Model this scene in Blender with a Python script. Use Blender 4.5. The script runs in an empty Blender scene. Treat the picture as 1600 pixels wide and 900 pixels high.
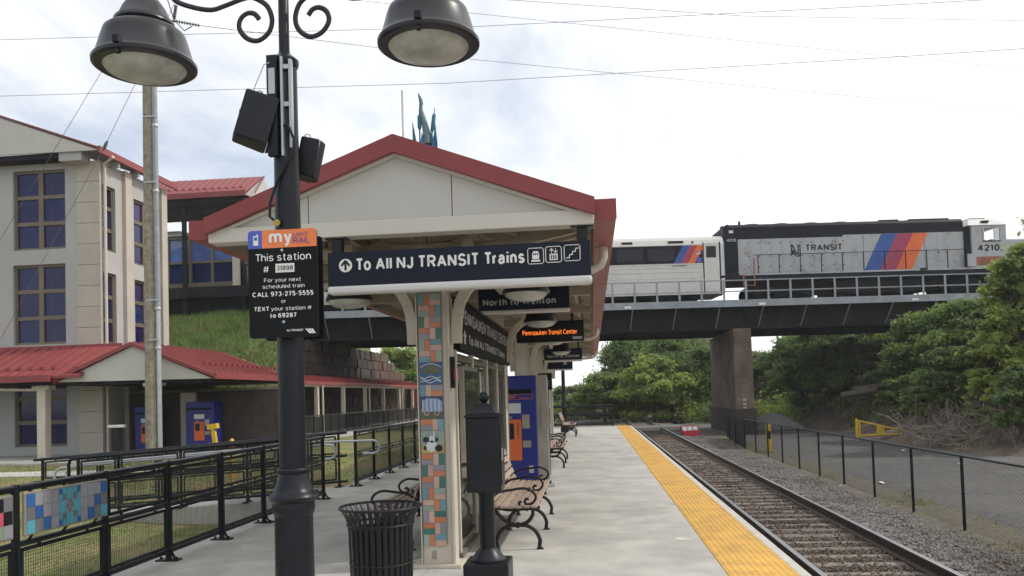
import bpy, bmesh, math, random
import numpy as np
from mathutils import Vector, Matrix
random.seed(7); rng = np.random.default_rng(11)
SC = bpy.context.scene; COL = SC.collection

# ------------------------------------------------------------------ camera
F, PX, PY, EYE = 1250.0, 800.0, 573.0, 1.63        # pixels of the 1600 wide photograph; eye height above the platform
YAW, PITCH, ROLL = math.radians(5.6475), math.radians(2.0525), math.radians(1.75)
FW = np.array([-math.sin(YAW)*math.cos(PITCH), math.cos(YAW)*math.cos(PITCH), math.sin(PITCH)])
_r = np.array([math.cos(YAW), math.sin(YAW), 0.0]); _u = np.cross(_r, FW)
RT = _r*math.cos(ROLL) - _u*math.sin(ROLL); UP = _u*math.cos(ROLL) + _r*math.sin(ROLL)
cam = bpy.data.cameras.new('camera'); co = bpy.data.objects.new('camera', cam); COL.objects.link(co)
cam.sensor_width = 36.0; cam.lens = F/1600*36; cam.shift_y = (PY-450)/1600; cam.clip_start = .05; cam.clip_end = 3000
co.matrix_world = Matrix(((RT[0], UP[0], -FW[0], 0), (RT[1], UP[1], -FW[1], 0), (RT[2], UP[2], -FW[2], EYE), (0, 0, 0, 1)))
SC.camera = co

def at(x, y, X=None, Y=None, Z=None):
    """photo pixel -> world point on the plane X=, Y= or Z= that the thing stands on or in"""
    d = FW + (x-PX)/F*RT - (y-PY)/F*UP
    t = X/d[0] if X is not None else Y/d[1] if Y is not None else (Z-EYE)/d[2]
    return Vector((t*d[0], t*d[1], EYE+t*d[2]))

# ------------------------------------------------------------------ sky and sun
SUN_AZ, SUN_EL = math.radians(10), math.radians(46)      # azimuth from +X (right of the track) towards +Y (ahead)
SV = Vector((math.cos(SUN_EL)*math.cos(SUN_AZ), math.cos(SUN_EL)*math.sin(SUN_AZ), math.sin(SUN_EL)))
w = bpy.data.worlds.new('World'); SC.world = w; w.use_nodes = True
nt = w.node_tree; N = nt.nodes; L = nt.links; N.clear()
out = N.new('ShaderNodeOutputWorld'); bg = N.new('ShaderNodeBackground'); L.new(bg.outputs[0], out.inputs[0])
sky = N.new('ShaderNodeTexSky'); sky.sky_type = 'NISHITA'; sky.sun_disc = False
sky.sun_elevation = SUN_EL; sky.sun_rotation = math.pi/2 - SUN_AZ; sky.air_density = 1.0; sky.dust_density = .7; sky.ozone_density = 1.0
bg.inputs[1].default_value = 0.15
tc = N.new('ShaderNodeTexCoord'); sep = N.new('ShaderNodeSeparateXYZ'); L.new(tc.outputs['Generated'], sep.inputs[0])
def mth(op, a, b=None, c=None):
    n = N.new('ShaderNodeMath'); n.operation = op
    for i, v in enumerate((a, b, c)):
        if v is None: continue
        if isinstance(v, (int, float)): n.inputs[i].default_value = v
        else: L.new(v, n.inputs[i])
    return n.outputs[0]
den = mth('ADD', mth('MAXIMUM', sep.outputs[2], 0.0), 0.16)
cmb = N.new('ShaderNodeCombineXYZ'); L.new(mth('DIVIDE', sep.outputs[0], den), cmb.inputs[0]); L.new(mth('DIVIDE', sep.outputs[1], den), cmb.inputs[1])
mp = N.new('ShaderNodeMapping'); mp.inputs['Scale'].default_value = (1.0, .55, 1); mp.inputs['Rotation'].default_value = (0, 0, .5); L.new(cmb.outputs[0], mp.inputs[0])
nz = N.new('ShaderNodeTexNoise'); nz.inputs['Scale'].default_value = 1.9; nz.inputs['Detail'].default_value = 9; nz.inputs['Roughness'].default_value = .58; nz.inputs['Distortion'].default_value = .35
L.new(mp.outputs[0], nz.inputs[0])
vd = N.new('ShaderNodeVectorMath'); vd.operation = 'DOT_PRODUCT'; L.new(tc.outputs['Generated'], vd.inputs[0]); vd.inputs[1].default_value = SV
glare = mth('MULTIPLY', mth('POWER', mth('MAXIMUM', mth('MULTIPLY_ADD', vd.outputs['Value'], .5, .5), 0.0), 3.0), 1.55)   # thin cloud is whiter towards the sun
hor = mth('MULTIPLY', mth('SUBTRACT', 1.0, mth('MINIMUM', mth('MULTIPLY', mth('ABSOLUTE', sep.outputs[2]), 3.2), 1.0)), .22)
cov = mth('ADD', mth('ADD', mth('MULTIPLY_ADD', nz.outputs['Fac'], 2.1, -.66), glare), hor)
cl = N.new('ShaderNodeClamp'); L.new(cov, cl.inputs[0]); cl.inputs[1].default_value = .36
mx = N.new('ShaderNodeMix'); mx.data_type = 'RGBA'; L.new(cl.outputs[0], mx.inputs[0]); L.new(sky.outputs[0], mx.inputs[6]); mx.inputs[7].default_value = (8.0, 8.05, 8.1, 1)
L.new(mx.outputs[2], bg.inputs[0])
sl = bpy.data.lights.new('sun', 'SUN'); sl.energy = 2.3; sl.angle = math.radians(2.0); sl.color = (1.0, .95, .87)
so = bpy.data.objects.new('sun', sl); COL.objects.link(so); so.rotation_euler = SV.to_track_quat('Z', 'Y').to_euler(); so.location = (30, 10, 40)
vs = SC.view_settings; vs.view_transform = 'Standard'; vs.look = 'None'; vs.exposure = 0.0; vs.gamma = 1.0; vs.use_curve_mapping = False
SC.cycles.max_bounces = 9; SC.cycles.diffuse_bounces = 6; SC.cycles.transmission_bounces = 8; SC.cycles.transparent_max_bounces = 12; SC.cycles.use_denoising = True

# ------------------------------------------------------------------ materials
def lin(h):
    if isinstance(h, tuple): return h
    c = [int(h[i:i+2], 16)/255 for i in (0, 2, 4)]
    return tuple(x/12.92 if x <= .04045 else ((x+.055)/1.055)**2.4 for x in c)
MATS = {}
def M(name, col, rough=.6, metal=0.0, var=.12, vs_=2.0, bump=0.0, bs=40.0, rnd=0.0, spec=.5, col2=None, t2=.55, w2=.12, s2=1.2, trans=0.0, emit=0.0, coat=0.0, world=True, alpha=1.0, tw=None):
    m = bpy.data.materials.new(name); m.use_nodes = True; nt = m.node_tree; nd = nt.nodes; lk = nt.links
    p = nd['Principled BSDF']; c = lin(col)
    p.inputs['Roughness'].default_value = rough; p.inputs['Metallic'].default_value = metal; p.inputs['Specular IOR Level'].default_value = spec
    if coat: p.inputs['Coat Weight'].default_value = coat
    if world: src = nd.new('ShaderNodeNewGeometry').outputs['Position']
    else: src = nd.new('ShaderNodeTexCoord').outputs['Object']
    n = nd.new('ShaderNodeTexNoise'); n.inputs['Scale'].default_value = vs_; n.inputs['Detail'].default_value = 7; n.inputs['Roughness'].default_value = .62; lk.new(src, n.inputs[0])
    r = nd.new('ShaderNodeValToRGB'); e = r.color_ramp.elements
    e[0].position = .32; e[1].position = .68
    e[0].color = tuple(x*(1-var) for x in c)+(1,); e[1].color = tuple(min(1, x*(1+var)) for x in c)+(1,)
    lk.new(n.outputs['Fac'], r.inputs[0]); co_ = r.outputs[0]
    if col2 is not None:
        n2 = nd.new('ShaderNodeTexNoise'); n2.inputs['Scale'].default_value = s2; n2.inputs['Detail'].default_value = 8; n2.inputs['Roughness'].default_value = .7; lk.new(src, n2.inputs[0])
        mr = nd.new('ShaderNodeMapRange'); mr.inputs[1].default_value = t2-w2; mr.inputs[2].default_value = t2+w2; lk.new(n2.outputs['Fac'], mr.inputs[0])
        mi = nd.new('ShaderNodeMix'); mi.data_type = 'RGBA'; lk.new(mr.outputs[0], mi.inputs[0]); lk.new(co_, mi.inputs[6]); mi.inputs[7].default_value = lin(col2)+(1,); co_ = mi.outputs[2]
    if rnd:
        oi = nd.new('ShaderNodeObjectInfo'); ma = nd.new('ShaderNodeMath'); ma.operation = 'MULTIPLY_ADD'; lk.new(oi.outputs['Random'], ma.inputs[0]); ma.inputs[1].default_value = 2*rnd; ma.inputs[2].default_value = 1-rnd
        hs = nd.new('ShaderNodeHueSaturation'); lk.new(co_, hs.inputs['Color']); lk.new(ma.outputs[0], hs.inputs['Value']); co_ = hs.outputs[0]
    lk.new(co_, p.inputs['Base Color'])
    if bump:
        nb = nd.new('ShaderNodeTexNoise'); nb.inputs['Scale'].default_value = bs; nb.inputs['Detail'].default_value = 5; lk.new(src, nb.inputs[0])
        b = nd.new('ShaderNodeBump'); b.inputs['Strength'].default_value = bump; b.inputs['Distance'].default_value = .02; lk.new(nb.outputs['Fac'], b.inputs['Height']); lk.new(b.outputs[0], p.inputs['Normal'])
    if emit: lk.new(co_, p.inputs['Emission Color']); p.inputs['Emission Strength'].default_value = emit
    if trans:
        tb = nd.new('ShaderNodeBsdfTranslucent'); lk.new(co_, tb.inputs[0]); ms = nd.new('ShaderNodeMixShader'); ms.inputs[0].default_value = trans
        o = nd['Material Output']; lk.new(p.outputs[0], ms.inputs[1]); lk.new(tb.outputs[0], ms.inputs[2]); lk.new(ms.outputs[0], o.inputs[0])
    MATS[name] = m; return m
def glass_mat(name, tint, alpha_clear=.6, rough=.03):
    m = bpy.data.materials.new(name); m.use_nodes = True; nd = m.node_tree.nodes; lk = m.node_tree.links
    p = nd['Principled BSDF']; p.inputs['Base Color'].default_value = lin(tint)+(1,); p.inputs['Roughness'].default_value = rough; p.inputs['Specular IOR Level'].default_value = .6
    t = nd.new('ShaderNodeBsdfTransparent'); ms = nd.new('ShaderNodeMixShader'); ms.inputs[0].default_value = alpha_clear
    lk.new(p.outputs[0], ms.inputs[1]); lk.new(t.outputs[0], ms.inputs[2]); lk.new(ms.outputs[0], nd['Material Output'].inputs[0])
    MATS[name] = m; return m
m_conc = M('concrete', (.445, .43, .395), .85, var=.17, vs_=1.6, bump=.12, bs=90, col2=(.285, .275, .255), t2=.60, w2=.12, s2=.7, rnd=.03)
def speckle(m, scale, thr, dark):          # gum spots and drips with a shape of their own on worn concrete
    nd = m.node_tree.nodes; lk = m.node_tree.links; p = nd['Principled BSDF']; old = p.inputs['Base Color'].links[0].from_socket
    g = nd.new('ShaderNodeNewGeometry'); v = nd.new('ShaderNodeTexVoronoi'); v.inputs['Scale'].default_value = scale; lk.new(g.outputs['Position'], v.inputs['Vector'])
    n = nd.new('ShaderNodeTexNoise'); n.inputs['Scale'].default_value = .8; lk.new(g.outputs['Position'], n.inputs[0])
    a = nd.new('ShaderNodeMapRange'); a.inputs[1].default_value = thr; a.inputs[2].default_value = thr*.6; lk.new(v.outputs['Distance'], a.inputs[0])
    b = nd.new('ShaderNodeMath'); b.operation = 'MULTIPLY'; lk.new(a.outputs[0], b.inputs[0])
    c = nd.new('ShaderNodeMapRange'); c.inputs[1].default_value = .48; c.inputs[2].default_value = .6; lk.new(n.outputs['Fac'], c.inputs[0]); lk.new(c.outputs[0], b.inputs[1])
    d = nd.new('ShaderNodeMath'); d.operation = 'MULTIPLY'; d.inputs[1].default_value = .55; lk.new(b.outputs[0], d.inputs[0])
    mi = nd.new('ShaderNodeMix'); mi.data_type = 'RGBA'; lk.new(d.outputs[0], mi.inputs[0]); lk.new(old, mi.inputs[6]); mi.inputs[7].default_value = dark+(1,); lk.new(mi.outputs[2], p.inputs['Base Color'])
speckle(m_conc, 2.0, .10, (.20, .19, .18))
m_conc2 = M('concrete_edge', (.50, .475, .43), .85, var=.15, vs_=4, bump=.3, bs=60)
m_concd = M('concrete_dark', (.22, .20, .175), .9, var=.3, vs_=1.6, bump=.4, bs=20, col2=(.10, .085, .07), t2=.5, s2=.8)
m_yel = M('tactile_yellow', (.62, .355, .07), .7, var=.16, vs_=3, col2=(.42, .25, .075), t2=.60, s2=2.5, rnd=.05)
m_rail = M('rail_steel', (.07, .05, .04), .6, .3, var=.3, vs_=8, bump=.2)
m_railtop = M('rail_head', (.52, .53, .55), .3, .9, var=.08, vs_=5)
m_tie = M('tie_wood', (.135, .112, .095), .95, var=.35, vs_=5, bump=.6, bs=35, rnd=.25, col2=(.24, .21, .18), t2=.58, s2=6)
m_bal = M('ballast_stone', (.14, .118, .10), .95, var=.4, vs_=9, bump=.6, bs=30, col2=(.09, .07, .055), t2=.55, s2=.9)
m_balsb = M('ballast_pebble_brown', (.165, .13, .105), .9, var=.55, vs_=22, col2=(.085, .06, .045), t2=.52, s2=.7)
m_balst = M('ballast_pebble', (.215, .205, .195), .9, var=.55, vs_=22, col2=(.11, .085, .07), t2=.58, s2=.7)
m_road = M('road_gravel', (.095, .092, .09), .95, var=.35, vs_=6, bump=.7, bs=28, col2=(.135, .125, .115), t2=.57, s2=.45)
m_dirt = M('dirt', (.165, .125, .092), 1.0, var=.45, vs_=3.5, bump=1.0, bs=9, col2=(.07, .06, .038), t2=.52, s2=.8)
m_verge = M('verge_soil', (.115, .098, .08), 1.0, var=.4, vs_=7, bump=.9, bs=22, col2=(.10, .105, .04), t2=.60, s2=.9)
m_grass = M('grass', (.15, .17, .05), 1.0, var=.35, vs_=2.5, bump=.8, bs=30, col2=(.26, .20, .10), t2=.54, w2=.1, s2=.6)
m_blade = M('grass_blade', (.17, .20, .06), .8, var=.4, vs_=1.1, col2=(.30, .24, .12), t2=.56, w2=.09, s2=.6, trans=.3)
m_hill = M('hill_grass', (.10, .14, .04), .9, var=.4, vs_=1.5, bump=1.0, bs=14, col2=(.15, .12, .06), t2=.6, s2=.7)
m_hillb = M('hill_blade', (.13, .21, .05), .8, var=.5, vs_=1.0, trans=.3, col2=(.20, .19, .08), t2=.6, s2=.8)
m_blk = M('black_paint', (.007, .009, .013), .36, .0, var=.3, vs_=6, bump=.03, bs=60, spec=.32)
m_blkm = M('black_iron', (.009, .009, .011), .45, spec=.35, metal= .0, var=.3, vs_=12, bump=.1, bs=80)
m_lamp = M('lamp_paint', (.017, .017, .022), .32, .0, var=.2, vs_=5, spec=.4)
m_pipe = M('galvanised', (.48, .50, .52), .42, .55, var=.12, vs_=6)
m_deck = M('deck_galvanised', (.30, .33, .36), .6, .2, var=.15, vs_=2, col2=(.22, .23, .24), t2=.62, s2=3)
m_steel = M('stainless', (.36, .33, .29), .4, .6, var=.15, vs_=4, bump=.02)
m_alu = M('aluminium_bar', (.62, .61, .60), .4, .25, var=.05)
m_sign = M('sign_navy', (.008, .012, .026), .5, spec=.25, var=.1, vs_=3)
m_signb = M('sign_black', (.006, .007, .009), .55, spec=.2, var=.1, vs_=3)
m_wht = M('letter_white', (.78, .78, .76), .6, var=.03)
m_gtxt = M('letter_grey', (.42, .42, .42), .6, var=.03)
m_blut = M('letter_blue', (.10, .09, .33), .6, var=.03)
m_org = M('sign_orange', (.80, .22, .075), .6, var=.05)
m_bluep = M('sign_blue', (.07, .12, .50), .6, var=.05)
m_led = M('led_orange', (1.0, .22, .03), .5, var=.02, emit=1.3)
m_cream = M('cream_paint', (.56, .51, .42), .55, var=.07, vs_=2.5, bump=.04, col2=(.44, .39, .31), t2=.68, s2=1.7)
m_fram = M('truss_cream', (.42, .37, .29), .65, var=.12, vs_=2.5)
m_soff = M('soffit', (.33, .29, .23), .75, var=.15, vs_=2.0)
m_sidew = M('side_wall_pale', (.43, .43, .415), .85, var=.06, vs_=.8, bump=.15, bs=25, col2=(.38, .37, .35), t2=.64, s2=.6)
m_side = M('siding_white', (.52, .51, .475), .65, var=.04, vs_=1.2, bump=.03, bs=15)
m_trim = M('trim_white', (.60, .575, .515), .5, var=.04, vs_=2, col2=(.54, .50, .42), t2=.7, s2=2)
m_red = M('red_metal', (.27, .062, .062), .5, .0, var=.10, vs_=1.5, col2=(.22, .05, .05), t2=.6, s2=3, spec=.35)
m_redd = M('red_gutter', (.30, .085, .078), .5, var=.1, vs_=2)
m_wall = M('wall_grey', (.40, .405, .40), .85, var=.06, vs_=.8, bump=.15, bs=25)
m_quoin = M('wall_beige', (.47, .43, .37), .85, var=.08, vs_=1.5, bump=.15, bs=30, rnd=.05)
m_wfrm = M('window_bronze', (.16, .135, .095), .5, .2, var=.1)
m_winb = M('window_glass_blue', (.014, .024, .095), .07, var=.5, vs_=.8, spec=.35, rnd=.4)
m_winr = M('window_glass_plum', (.022, .015, .075), .08, var=.6, vs_=.9, spec=.35, rnd=.4, col2=(.10, .012, .03), t2=.66, s2=2.2)
m_winc = M('coach_glass', (.008, .010, .018), .12, var=.3, spec=.3)
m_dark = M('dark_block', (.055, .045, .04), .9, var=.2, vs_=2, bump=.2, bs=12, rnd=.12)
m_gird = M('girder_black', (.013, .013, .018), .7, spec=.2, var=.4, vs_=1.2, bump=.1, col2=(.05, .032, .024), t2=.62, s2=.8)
m_stone = M('ashlar_stone', (.06, .045, .036), .95, var=.35, vs_=2.2, bump=1.0, bs=7, rnd=.25, col2=(.06, .05, .045), t2=.5, s2=1.1)
m_stonelit = M('ashlar_sunlit', (.11, .075, .05), .95, var=.35, vs_=2.2, bump=1.0, bs=7, rnd=.25, col2=(.12, .09, .07), t2=.56, s2=1.1)  # sunlight painted into the stone colour, for abutment blocks past the bridge
m_pier = M('pier_concrete', (.185, .14, .105), .9, var=.35, vs_=1.2, bump=.5, bs=10, col2=(.075, .055, .045), t2=.52, s2=.7)
m_pole = M('pole_wood', (.30, .27, .215), .9, var=.25, vs_=7, bump=.5, bs=40, col2=(.17, .14, .10), t2=.58, s2=5)
m_slat = M('bench_wood', (.38, .29, .23), .6, var=.15, vs_=9, bump=.1, rnd=.12)
m_tvmb = M('machine_blue', (.012, .022, .20), .4, var=.1, vs_=3)
m_tvmo = M('machine_orange', (.72, .145, .03), .45, var=.06)
m_silver = M('loco_silver', (.43, .45, .47), .55, .1, var=.16, vs_=1.4, col2=(.25, .225, .20), t2=.58, s2=1.4)
m_coach = M('coach_steel', (.56, .545, .52), .42, .35, var=.10, vs_=1.2, col2=(.42, .40, .37), t2=.64, s2=1.2)
m_locob = M('loco_black', (.010, .011, .018), .6, spec=.2, var=.3, vs_=1.5)
m_under = M('underframe', (.012, .011, .012), .85, spec=.2, var=.3, vs_=3)
m_rust = M('rusty_red', (.30, .12, .08), .8, var=.3, vs_=4)
m_sb = M('stripe_blue', (.03, .09, .33), .55, var=.1); m_sm = M('stripe_magenta', (.36, .045, .10), .55, var=.1); m_so = M('stripe_orange', (.75, .15, .035), .55, var=.1)
m_yelp = M('yellow_paint', (.68, .44, .03), .55, var=.12, vs_=4)
m_redpl = M('red_plastic', (.50, .035, .05), .5, var=.12)
m_bark = M('bark', (.085, .065, .05), .95, var=.3, vs_=6, bump=.6, bs=20)
m_twig = M('dead_wood', (.26, .22, .18), .95, var=.3, vs_=6, rnd=.3)
m_pile = M('gravel_heap', (.30, .305, .315), .95, var=.3, vs_=8, bump=.8, bs=14)
m_lens = M('lamp_lens', (.42, .42, .39), .25, var=.25, vs_=7, spec=.6, world=False)
m_skin = M('skin', (.42, .21, .15), .6, var=.05); m_shirt = M('shirt_blue', (.05, .10, .28), .8, var=.1); m_hair = M('hair', (.03, .02, .015), .8)
m_link = M('link_wire', (.006, .006, .007), .9, spec=.05, var=.1)
m_wire = M('wire_grey', (.10, .105, .12), .6, var=.05)
m_glass = glass_mat('clear_glass', '20261f', .62); m_poster = M('poster', (.34, .30, .24), .4, var=.5, vs_=5, col2=(.12, .14, .15), t2=.5, s2=4)
m_leaf = [M('leaf_dark', (.13, .20, .058), .6, var=.5, vs_=2.6, trans=.5), M('leaf_mid', (.22, .305, .08), .6, var=.5, vs_=2.6, trans=.5),
          M('leaf_bright', (.35, .425, .10), .6, var=.45, vs_=2.6, trans=.5), M('leaf_grey', (.29, .30, .17), .7, var=.4, vs_=2.6, trans=.5)]

# ------------------------------------------------------------------ builders
class MB:
    def __init__(s): s.v = []; s.f = []; s.sm = []
    def add(s, vs, fs, smooth=False):
        o = len(s.v); s.v += [tuple(p) for p in vs]; s.f += [tuple(i+o for i in f) for f in fs]; s.sm += [smooth]*len(fs); return s
    def box(s, x0, x1, y0, y1, z0, z1):
        if x0 > x1: x0, x1 = x1, x0
        if y0 > y1: y0, y1 = y1, y0
        if z0 > z1: z0, z1 = z1, z0
        return s.add([(x0,y0,z0),(x1,y0,z0),(x1,y1,z0),(x0,y1,z0),(x0,y0,z1),(x1,y0,z1),(x1,y1,z1),(x0,y1,z1)],
                     [(0,3,2,1),(4,5,6,7),(0,1,5,4),(1,2,6,5),(2,3,7,6),(3,0,4,7)])
    def bar(s, p0, p1, w, h, up=(0,0,1)):
        """box beam from p0 to p1, w sideways, h along up"""
        p0 = Vector(p0); p1 = Vector(p1); d = (p1-p0).normalized(); u = Vector(up); sd = d.cross(u)
        if sd.length < 1e-4: sd = d.cross(Vector((1,0,0)))
        sd.normalize(); u = sd.cross(d).normalized(); a = sd*w/2; b = u*h/2
        vs = [p+q for p in (p0, p1) for q in (-a-b, a-b, a+b, -a+b)]
        return s.add(vs, [(0,1,2,3),(7,6,5,4),(0,4,5,1),(1,5,6,2),(2,6,7,3),(3,7,4,0)])
    def tube(s, pts, r, n=8, closed=False, cap=True, smooth=True, flat=1.0, fdir=None):
        pts = [Vector(p) for p in pts]; m = len(pts); rs = r if isinstance(r, (list, tuple)) else [r]*m
        ref = None; vs = []
        for i in range(m):
            a = pts[(i-1) % m] if (closed or i > 0) else pts[i]; b = pts[(i+1) % m] if (closed or i < m-1) else pts[i]
            t = (b-a).normalized()
            if ref is None:
                ref = Vector(fdir) if fdir else (Vector((0,0,1)) if abs(t.z) < .9 else Vector((1,0,0)))
            x = t.cross(ref)
            if x.length < 1e-5: x = t.cross(Vector((0,1,.01)))
            x.normalize(); y = x.cross(t).normalized()
            if fdir is None: ref = y
            for k in range(n):
                q = 2*math.pi*k/n; vs.append(pts[i] + x*math.cos(q)*rs[i] + y*math.sin(q)*rs[i]*flat)
        fs = []
        for i in range(m if closed else m-1):
            j = (i+1) % m
            for k in range(n): fs.append((i*n+k, i*n+(k+1) % n, j*n+(k+1) % n, j*n+k))
        if cap and not closed: fs += [tuple(range(n-1, -1, -1)), tuple((m-1)*n+k for k in range(n))]
        return s.add(vs, fs, smooth)
    def cyl(s, p0, p1, r0, r1=None, n=16): return s.tube([p0, p1], [r0, r0 if r1 is None else r1], n)
    def lathe(s, prof, c, n=28, cap=True, tilt=None):
        vs = []; c = Vector(c)
        for r, z in prof:
            for k in range(n):
                q = 2*math.pi*k/n; p = Vector((r*math.cos(q), r*math.sin(q), z))
                if tilt: p = tilt @ p
                vs.append(c+p)
        fs = [(i*n+k, i*n+(k+1) % n, (i+1)*n+(k+1) % n, (i+1)*n+k) for i in range(len(prof)-1) for k in range(n)]
        if cap: fs += [tuple(range(n-1, -1, -1)), tuple((len(prof)-1)*n+k for k in range(n))]
        return s.add(vs, fs, True)
    def prism(s, poly, ext):
        e = Vector(ext); p = [Vector(q) for q in poly]; n = len(p)
        return s.add(p+[q+e for q in p], [tuple(range(n-1, -1, -1)), tuple(range(n, 2*n))]+[(i, (i+1) % n, n+(i+1) % n, n+i) for i in range(n)])
    def build(s, name, m, parent=None, smooth=True, bevel=0.0, local=False):
        if parent is not None and not local:
            r = parent
            while r.parent: r = r.parent
            inv = (Matrix.Translation(r.location) @ r.rotation_euler.to_matrix().to_4x4()).inverted()
            vs = [inv @ Vector(p) for p in s.v]
        else: vs = s.v
        me = bpy.data.meshes.new(name); me.from_pydata([tuple(p) for p in vs], [], s.f)
        if any(s.sm) and smooth:
            me.polygons.foreach_set('use_smooth', s.sm); me.set_sharp_from_angle(angle=math.radians(42))
        me.materials.append(m); me.update()
        bm = bmesh.new(); bm.from_mesh(me); bmesh.ops.recalc_face_normals(bm, faces=bm.faces); bm.to_mesh(me); bm.free()
        o = bpy.data.objects.new(name, me); COL.objects.link(o)
        if parent is not None: o.parent = parent
        if bevel:
            b = o.modifiers.new('bevel', 'BEVEL'); b.width = bevel; b.segments = 2; b.limit_method = 'ANGLE'
        return o
def tag(o, label, cat, group=None):
    o['label'] = label; o['category'] = cat
    if group: o['group'] = group
    return o
def thing(name, label, cat, loc=(0,0,0), rotz=0.0, group=None):
    o = bpy.data.objects.new(name, None); COL.objects.link(o); o.location = loc; o.rotation_euler = (0, 0, rotz); o.empty_display_size = .2
    if label: tag(o, label, cat, group)
    return o
def struct(o, kind='structure'): o['kind'] = kind; return o
def cp(o, parent=None, loc=None, rot=None):
    c = o.copy(); COL.objects.link(c)
    if parent is not None: c.parent = parent
    if loc is not None: c.location = loc
    if rot is not None: c.rotation_euler = rot
    return c
def cptree(o, loc, rotz, label, parent=None):
    r = cp(o, None, loc, (0, 0, rotz)); r['label'] = label
    for ch in list(o.children):
        c = cp(ch, r)
        for g in list(ch.children): cp(g, c)
    return r
def bx(name, m, parent, *a, bevel=0.0, local=False): return MB().box(*a).build(name, m, parent, bevel=bevel, local=local)
def arc(cx, cy, rx, ry, a0, a1, n=None):
    n = n or max(4, int(abs(a1-a0)/20)); return [(cx+rx*math.cos(math.radians(a0+(a1-a0)*k/n)), cy+ry*math.sin(math.radians(a0+(a1-a0)*k/n))) for k in range(n+1)]
GLYPH = {  # sans lettering drawn as strokes: width, stroke centre lines in cap heights
 'A': (.80, [(0,0),(.5,1),(1,0)], [(.19,.32),(.81,.32)]), 'C': (.76, arc(.5,.5,.5,.5,48,312)), 'E': (.64, [(1,1),(0,1),(0,0),(1,0)], [(0,.52),(.92,.52)]), 'F': (.60, [(0,0),(0,1),(1,1)], [(0,.5),(.85,.5)]), 'G': (.78, arc(.5,.5,.5,.5,48,345)+[(1,.42),(.6,.42)]), 'H': (.74, [(0,0),(0,1)], [(1,0),(1,1)], [(0,.52),(1,.52)]),
 'I': (.0, [(.5,0),(.5,1)]), 'J': (.56, [(1,1)]+arc(.5,.27,.5,.27,0,-175)), 'K': (.74, [(0,0),(0,1)], [(1,1),(0,.36)], [(.36,.58),(1,0)]), 'L': (.56, [(0,1),(0,0),(1,0)]), 'M': (.88, [(0,0),(0,1),(.5,.05),(1,1),(1,0)]), 'N': (.74, [(0,0),(0,1),(1,0),(1,1)]),
 'P': (.68, [(0,0),(0,1),(.55,1)]+arc(.55,.74,.45,.26,90,-90)+[(0,.48)]), 'R': (.72, [(0,0),(0,1),(.55,1)]+arc(.55,.74,.45,.26,90,-90)+[(0,.48)], [(.5,.48),(1,0)]), 'S': (.70, arc(.5,.75,.46,.25,20,262)+arc(.5,.25,.5,.25,85,-160)), 'T': (.68, [(0,1),(1,1)], [(.5,1),(.5,0)]), 'U': (.72, [(0,1)]+arc(.5,.3,.5,.3,180,360)+[(1,1)]), 'X': (.72, [(0,0),(1,1)], [(0,1),(1,0)]),
 'a': (.58, arc(.47,.5,.42,.22,160,0)+[(.89,0)], [(.89,.42),(.45,.42)]+arc(.4,.21,.4,.21,90,270)+[(.6,.02),(.89,.18)]), 'c': (.56, arc(.5,.36,.5,.36,48,312)), 'd': (.60, arc(.47,.36,.47,.36,0,360), [(.97,0),(.97,1)]), 'e': (.60, [(.03,.37),(.98,.37)], arc(.5,.36,.5,.36,0,318)), 'h': (.56, [(0,0),(0,1)], [(0,.38)]+arc(.5,.4,.5,.32,180,0)+[(1,0)]),
 'i': (.0, [(.5,0),(.5,.72)], [(.5,.92),(.5,1.05)]), 'k': (.55, [(0,0),(0,1)], [(1,.72),(0,.27)], [(.36,.42),(1,0)]), 'l': (.0, [(.5,0),(.5,1)]), 'm': (.92, [(0,0),(0,.72)], [(0,.45)]+arc(.25,.45,.25,.27,180,0)+[(.5,0)], [(.5,.45)]+arc(.75,.45,.25,.27,180,0)+[(1,0)]), 'n': (.56, [(0,0),(0,.72)], [(0,.38)]+arc(.5,.4,.5,.32,180,0)+[(1,0)]),
 'o': (.62, arc(.5,.36,.5,.36,0,360)), 'r': (.43, [(0,0),(0,.72)], [(0,.36)]+arc(.85,.36,.85,.36,180,95)), 's': (.54, arc(.5,.54,.45,.18,20,262)+arc(.5,.18,.5,.18,85,-160)), 't': (.42, [(.42,.95)]+arc(.78,.2,.36,.2,180,270)+[(1,0)], [(0,.72),(1,.72)]), 'u': (.56, [(0,.72)]+arc(.5,.3,.5,.3,180,360), [(1,.72),(1,0)]), 'x': (.56, [(0,0),(1,.72)], [(0,.72),(1,0)]), 'y': (.58, [(0,.72),(.5,0)], [(1,.72),(.42,-.2),(.25,-.27),(.05,-.26)]),
 '0': (.60, arc(.5,.5,.5,.5,0,360)), '1': (.34, [(0,.74),(.8,1),(.8,0)]), '2': (.60, arc(.5,.72,.48,.28,165,-35)+[(0,0),(1,0)]), '3': (.60, arc(.5,.75,.44,.25,150,-90), arc(.5,.26,.5,.26,88,-150)), '4': (.64, [(.76,0),(.76,1),(0,.27),(1,.27)]), '5': (.60, [(.92,1),(.16,1),(.07,.5)]+arc(.48,.32,.5,.32,125,-150)), '6': (.60, arc(.5,.31,.5,.31,0,360), arc(.55,.5,.55,.5,55,180)+[(0,.3)]), '7': (.58, [(0,1),(1,1),(.34,0)]), '8': (.60, arc(.5,.76,.42,.24,0,360), arc(.5,.26,.5,.26,0,360)), '9': (.60, arc(.5,.69,.5,.31,0,360), [(1,.68)]+arc(.45,.5,.55,.5,0,-125)),
 '#': (.82, [(.2,0),(.38,1)], [(.64,0),(.82,1)], [(0,.33),(.95,.33)], [(.06,.68),(1,.68)]), '-': (.34, [(0,.38),(1,.38)]), ',': (.1, [(.7,.08),(.2,-.16)])}
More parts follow.
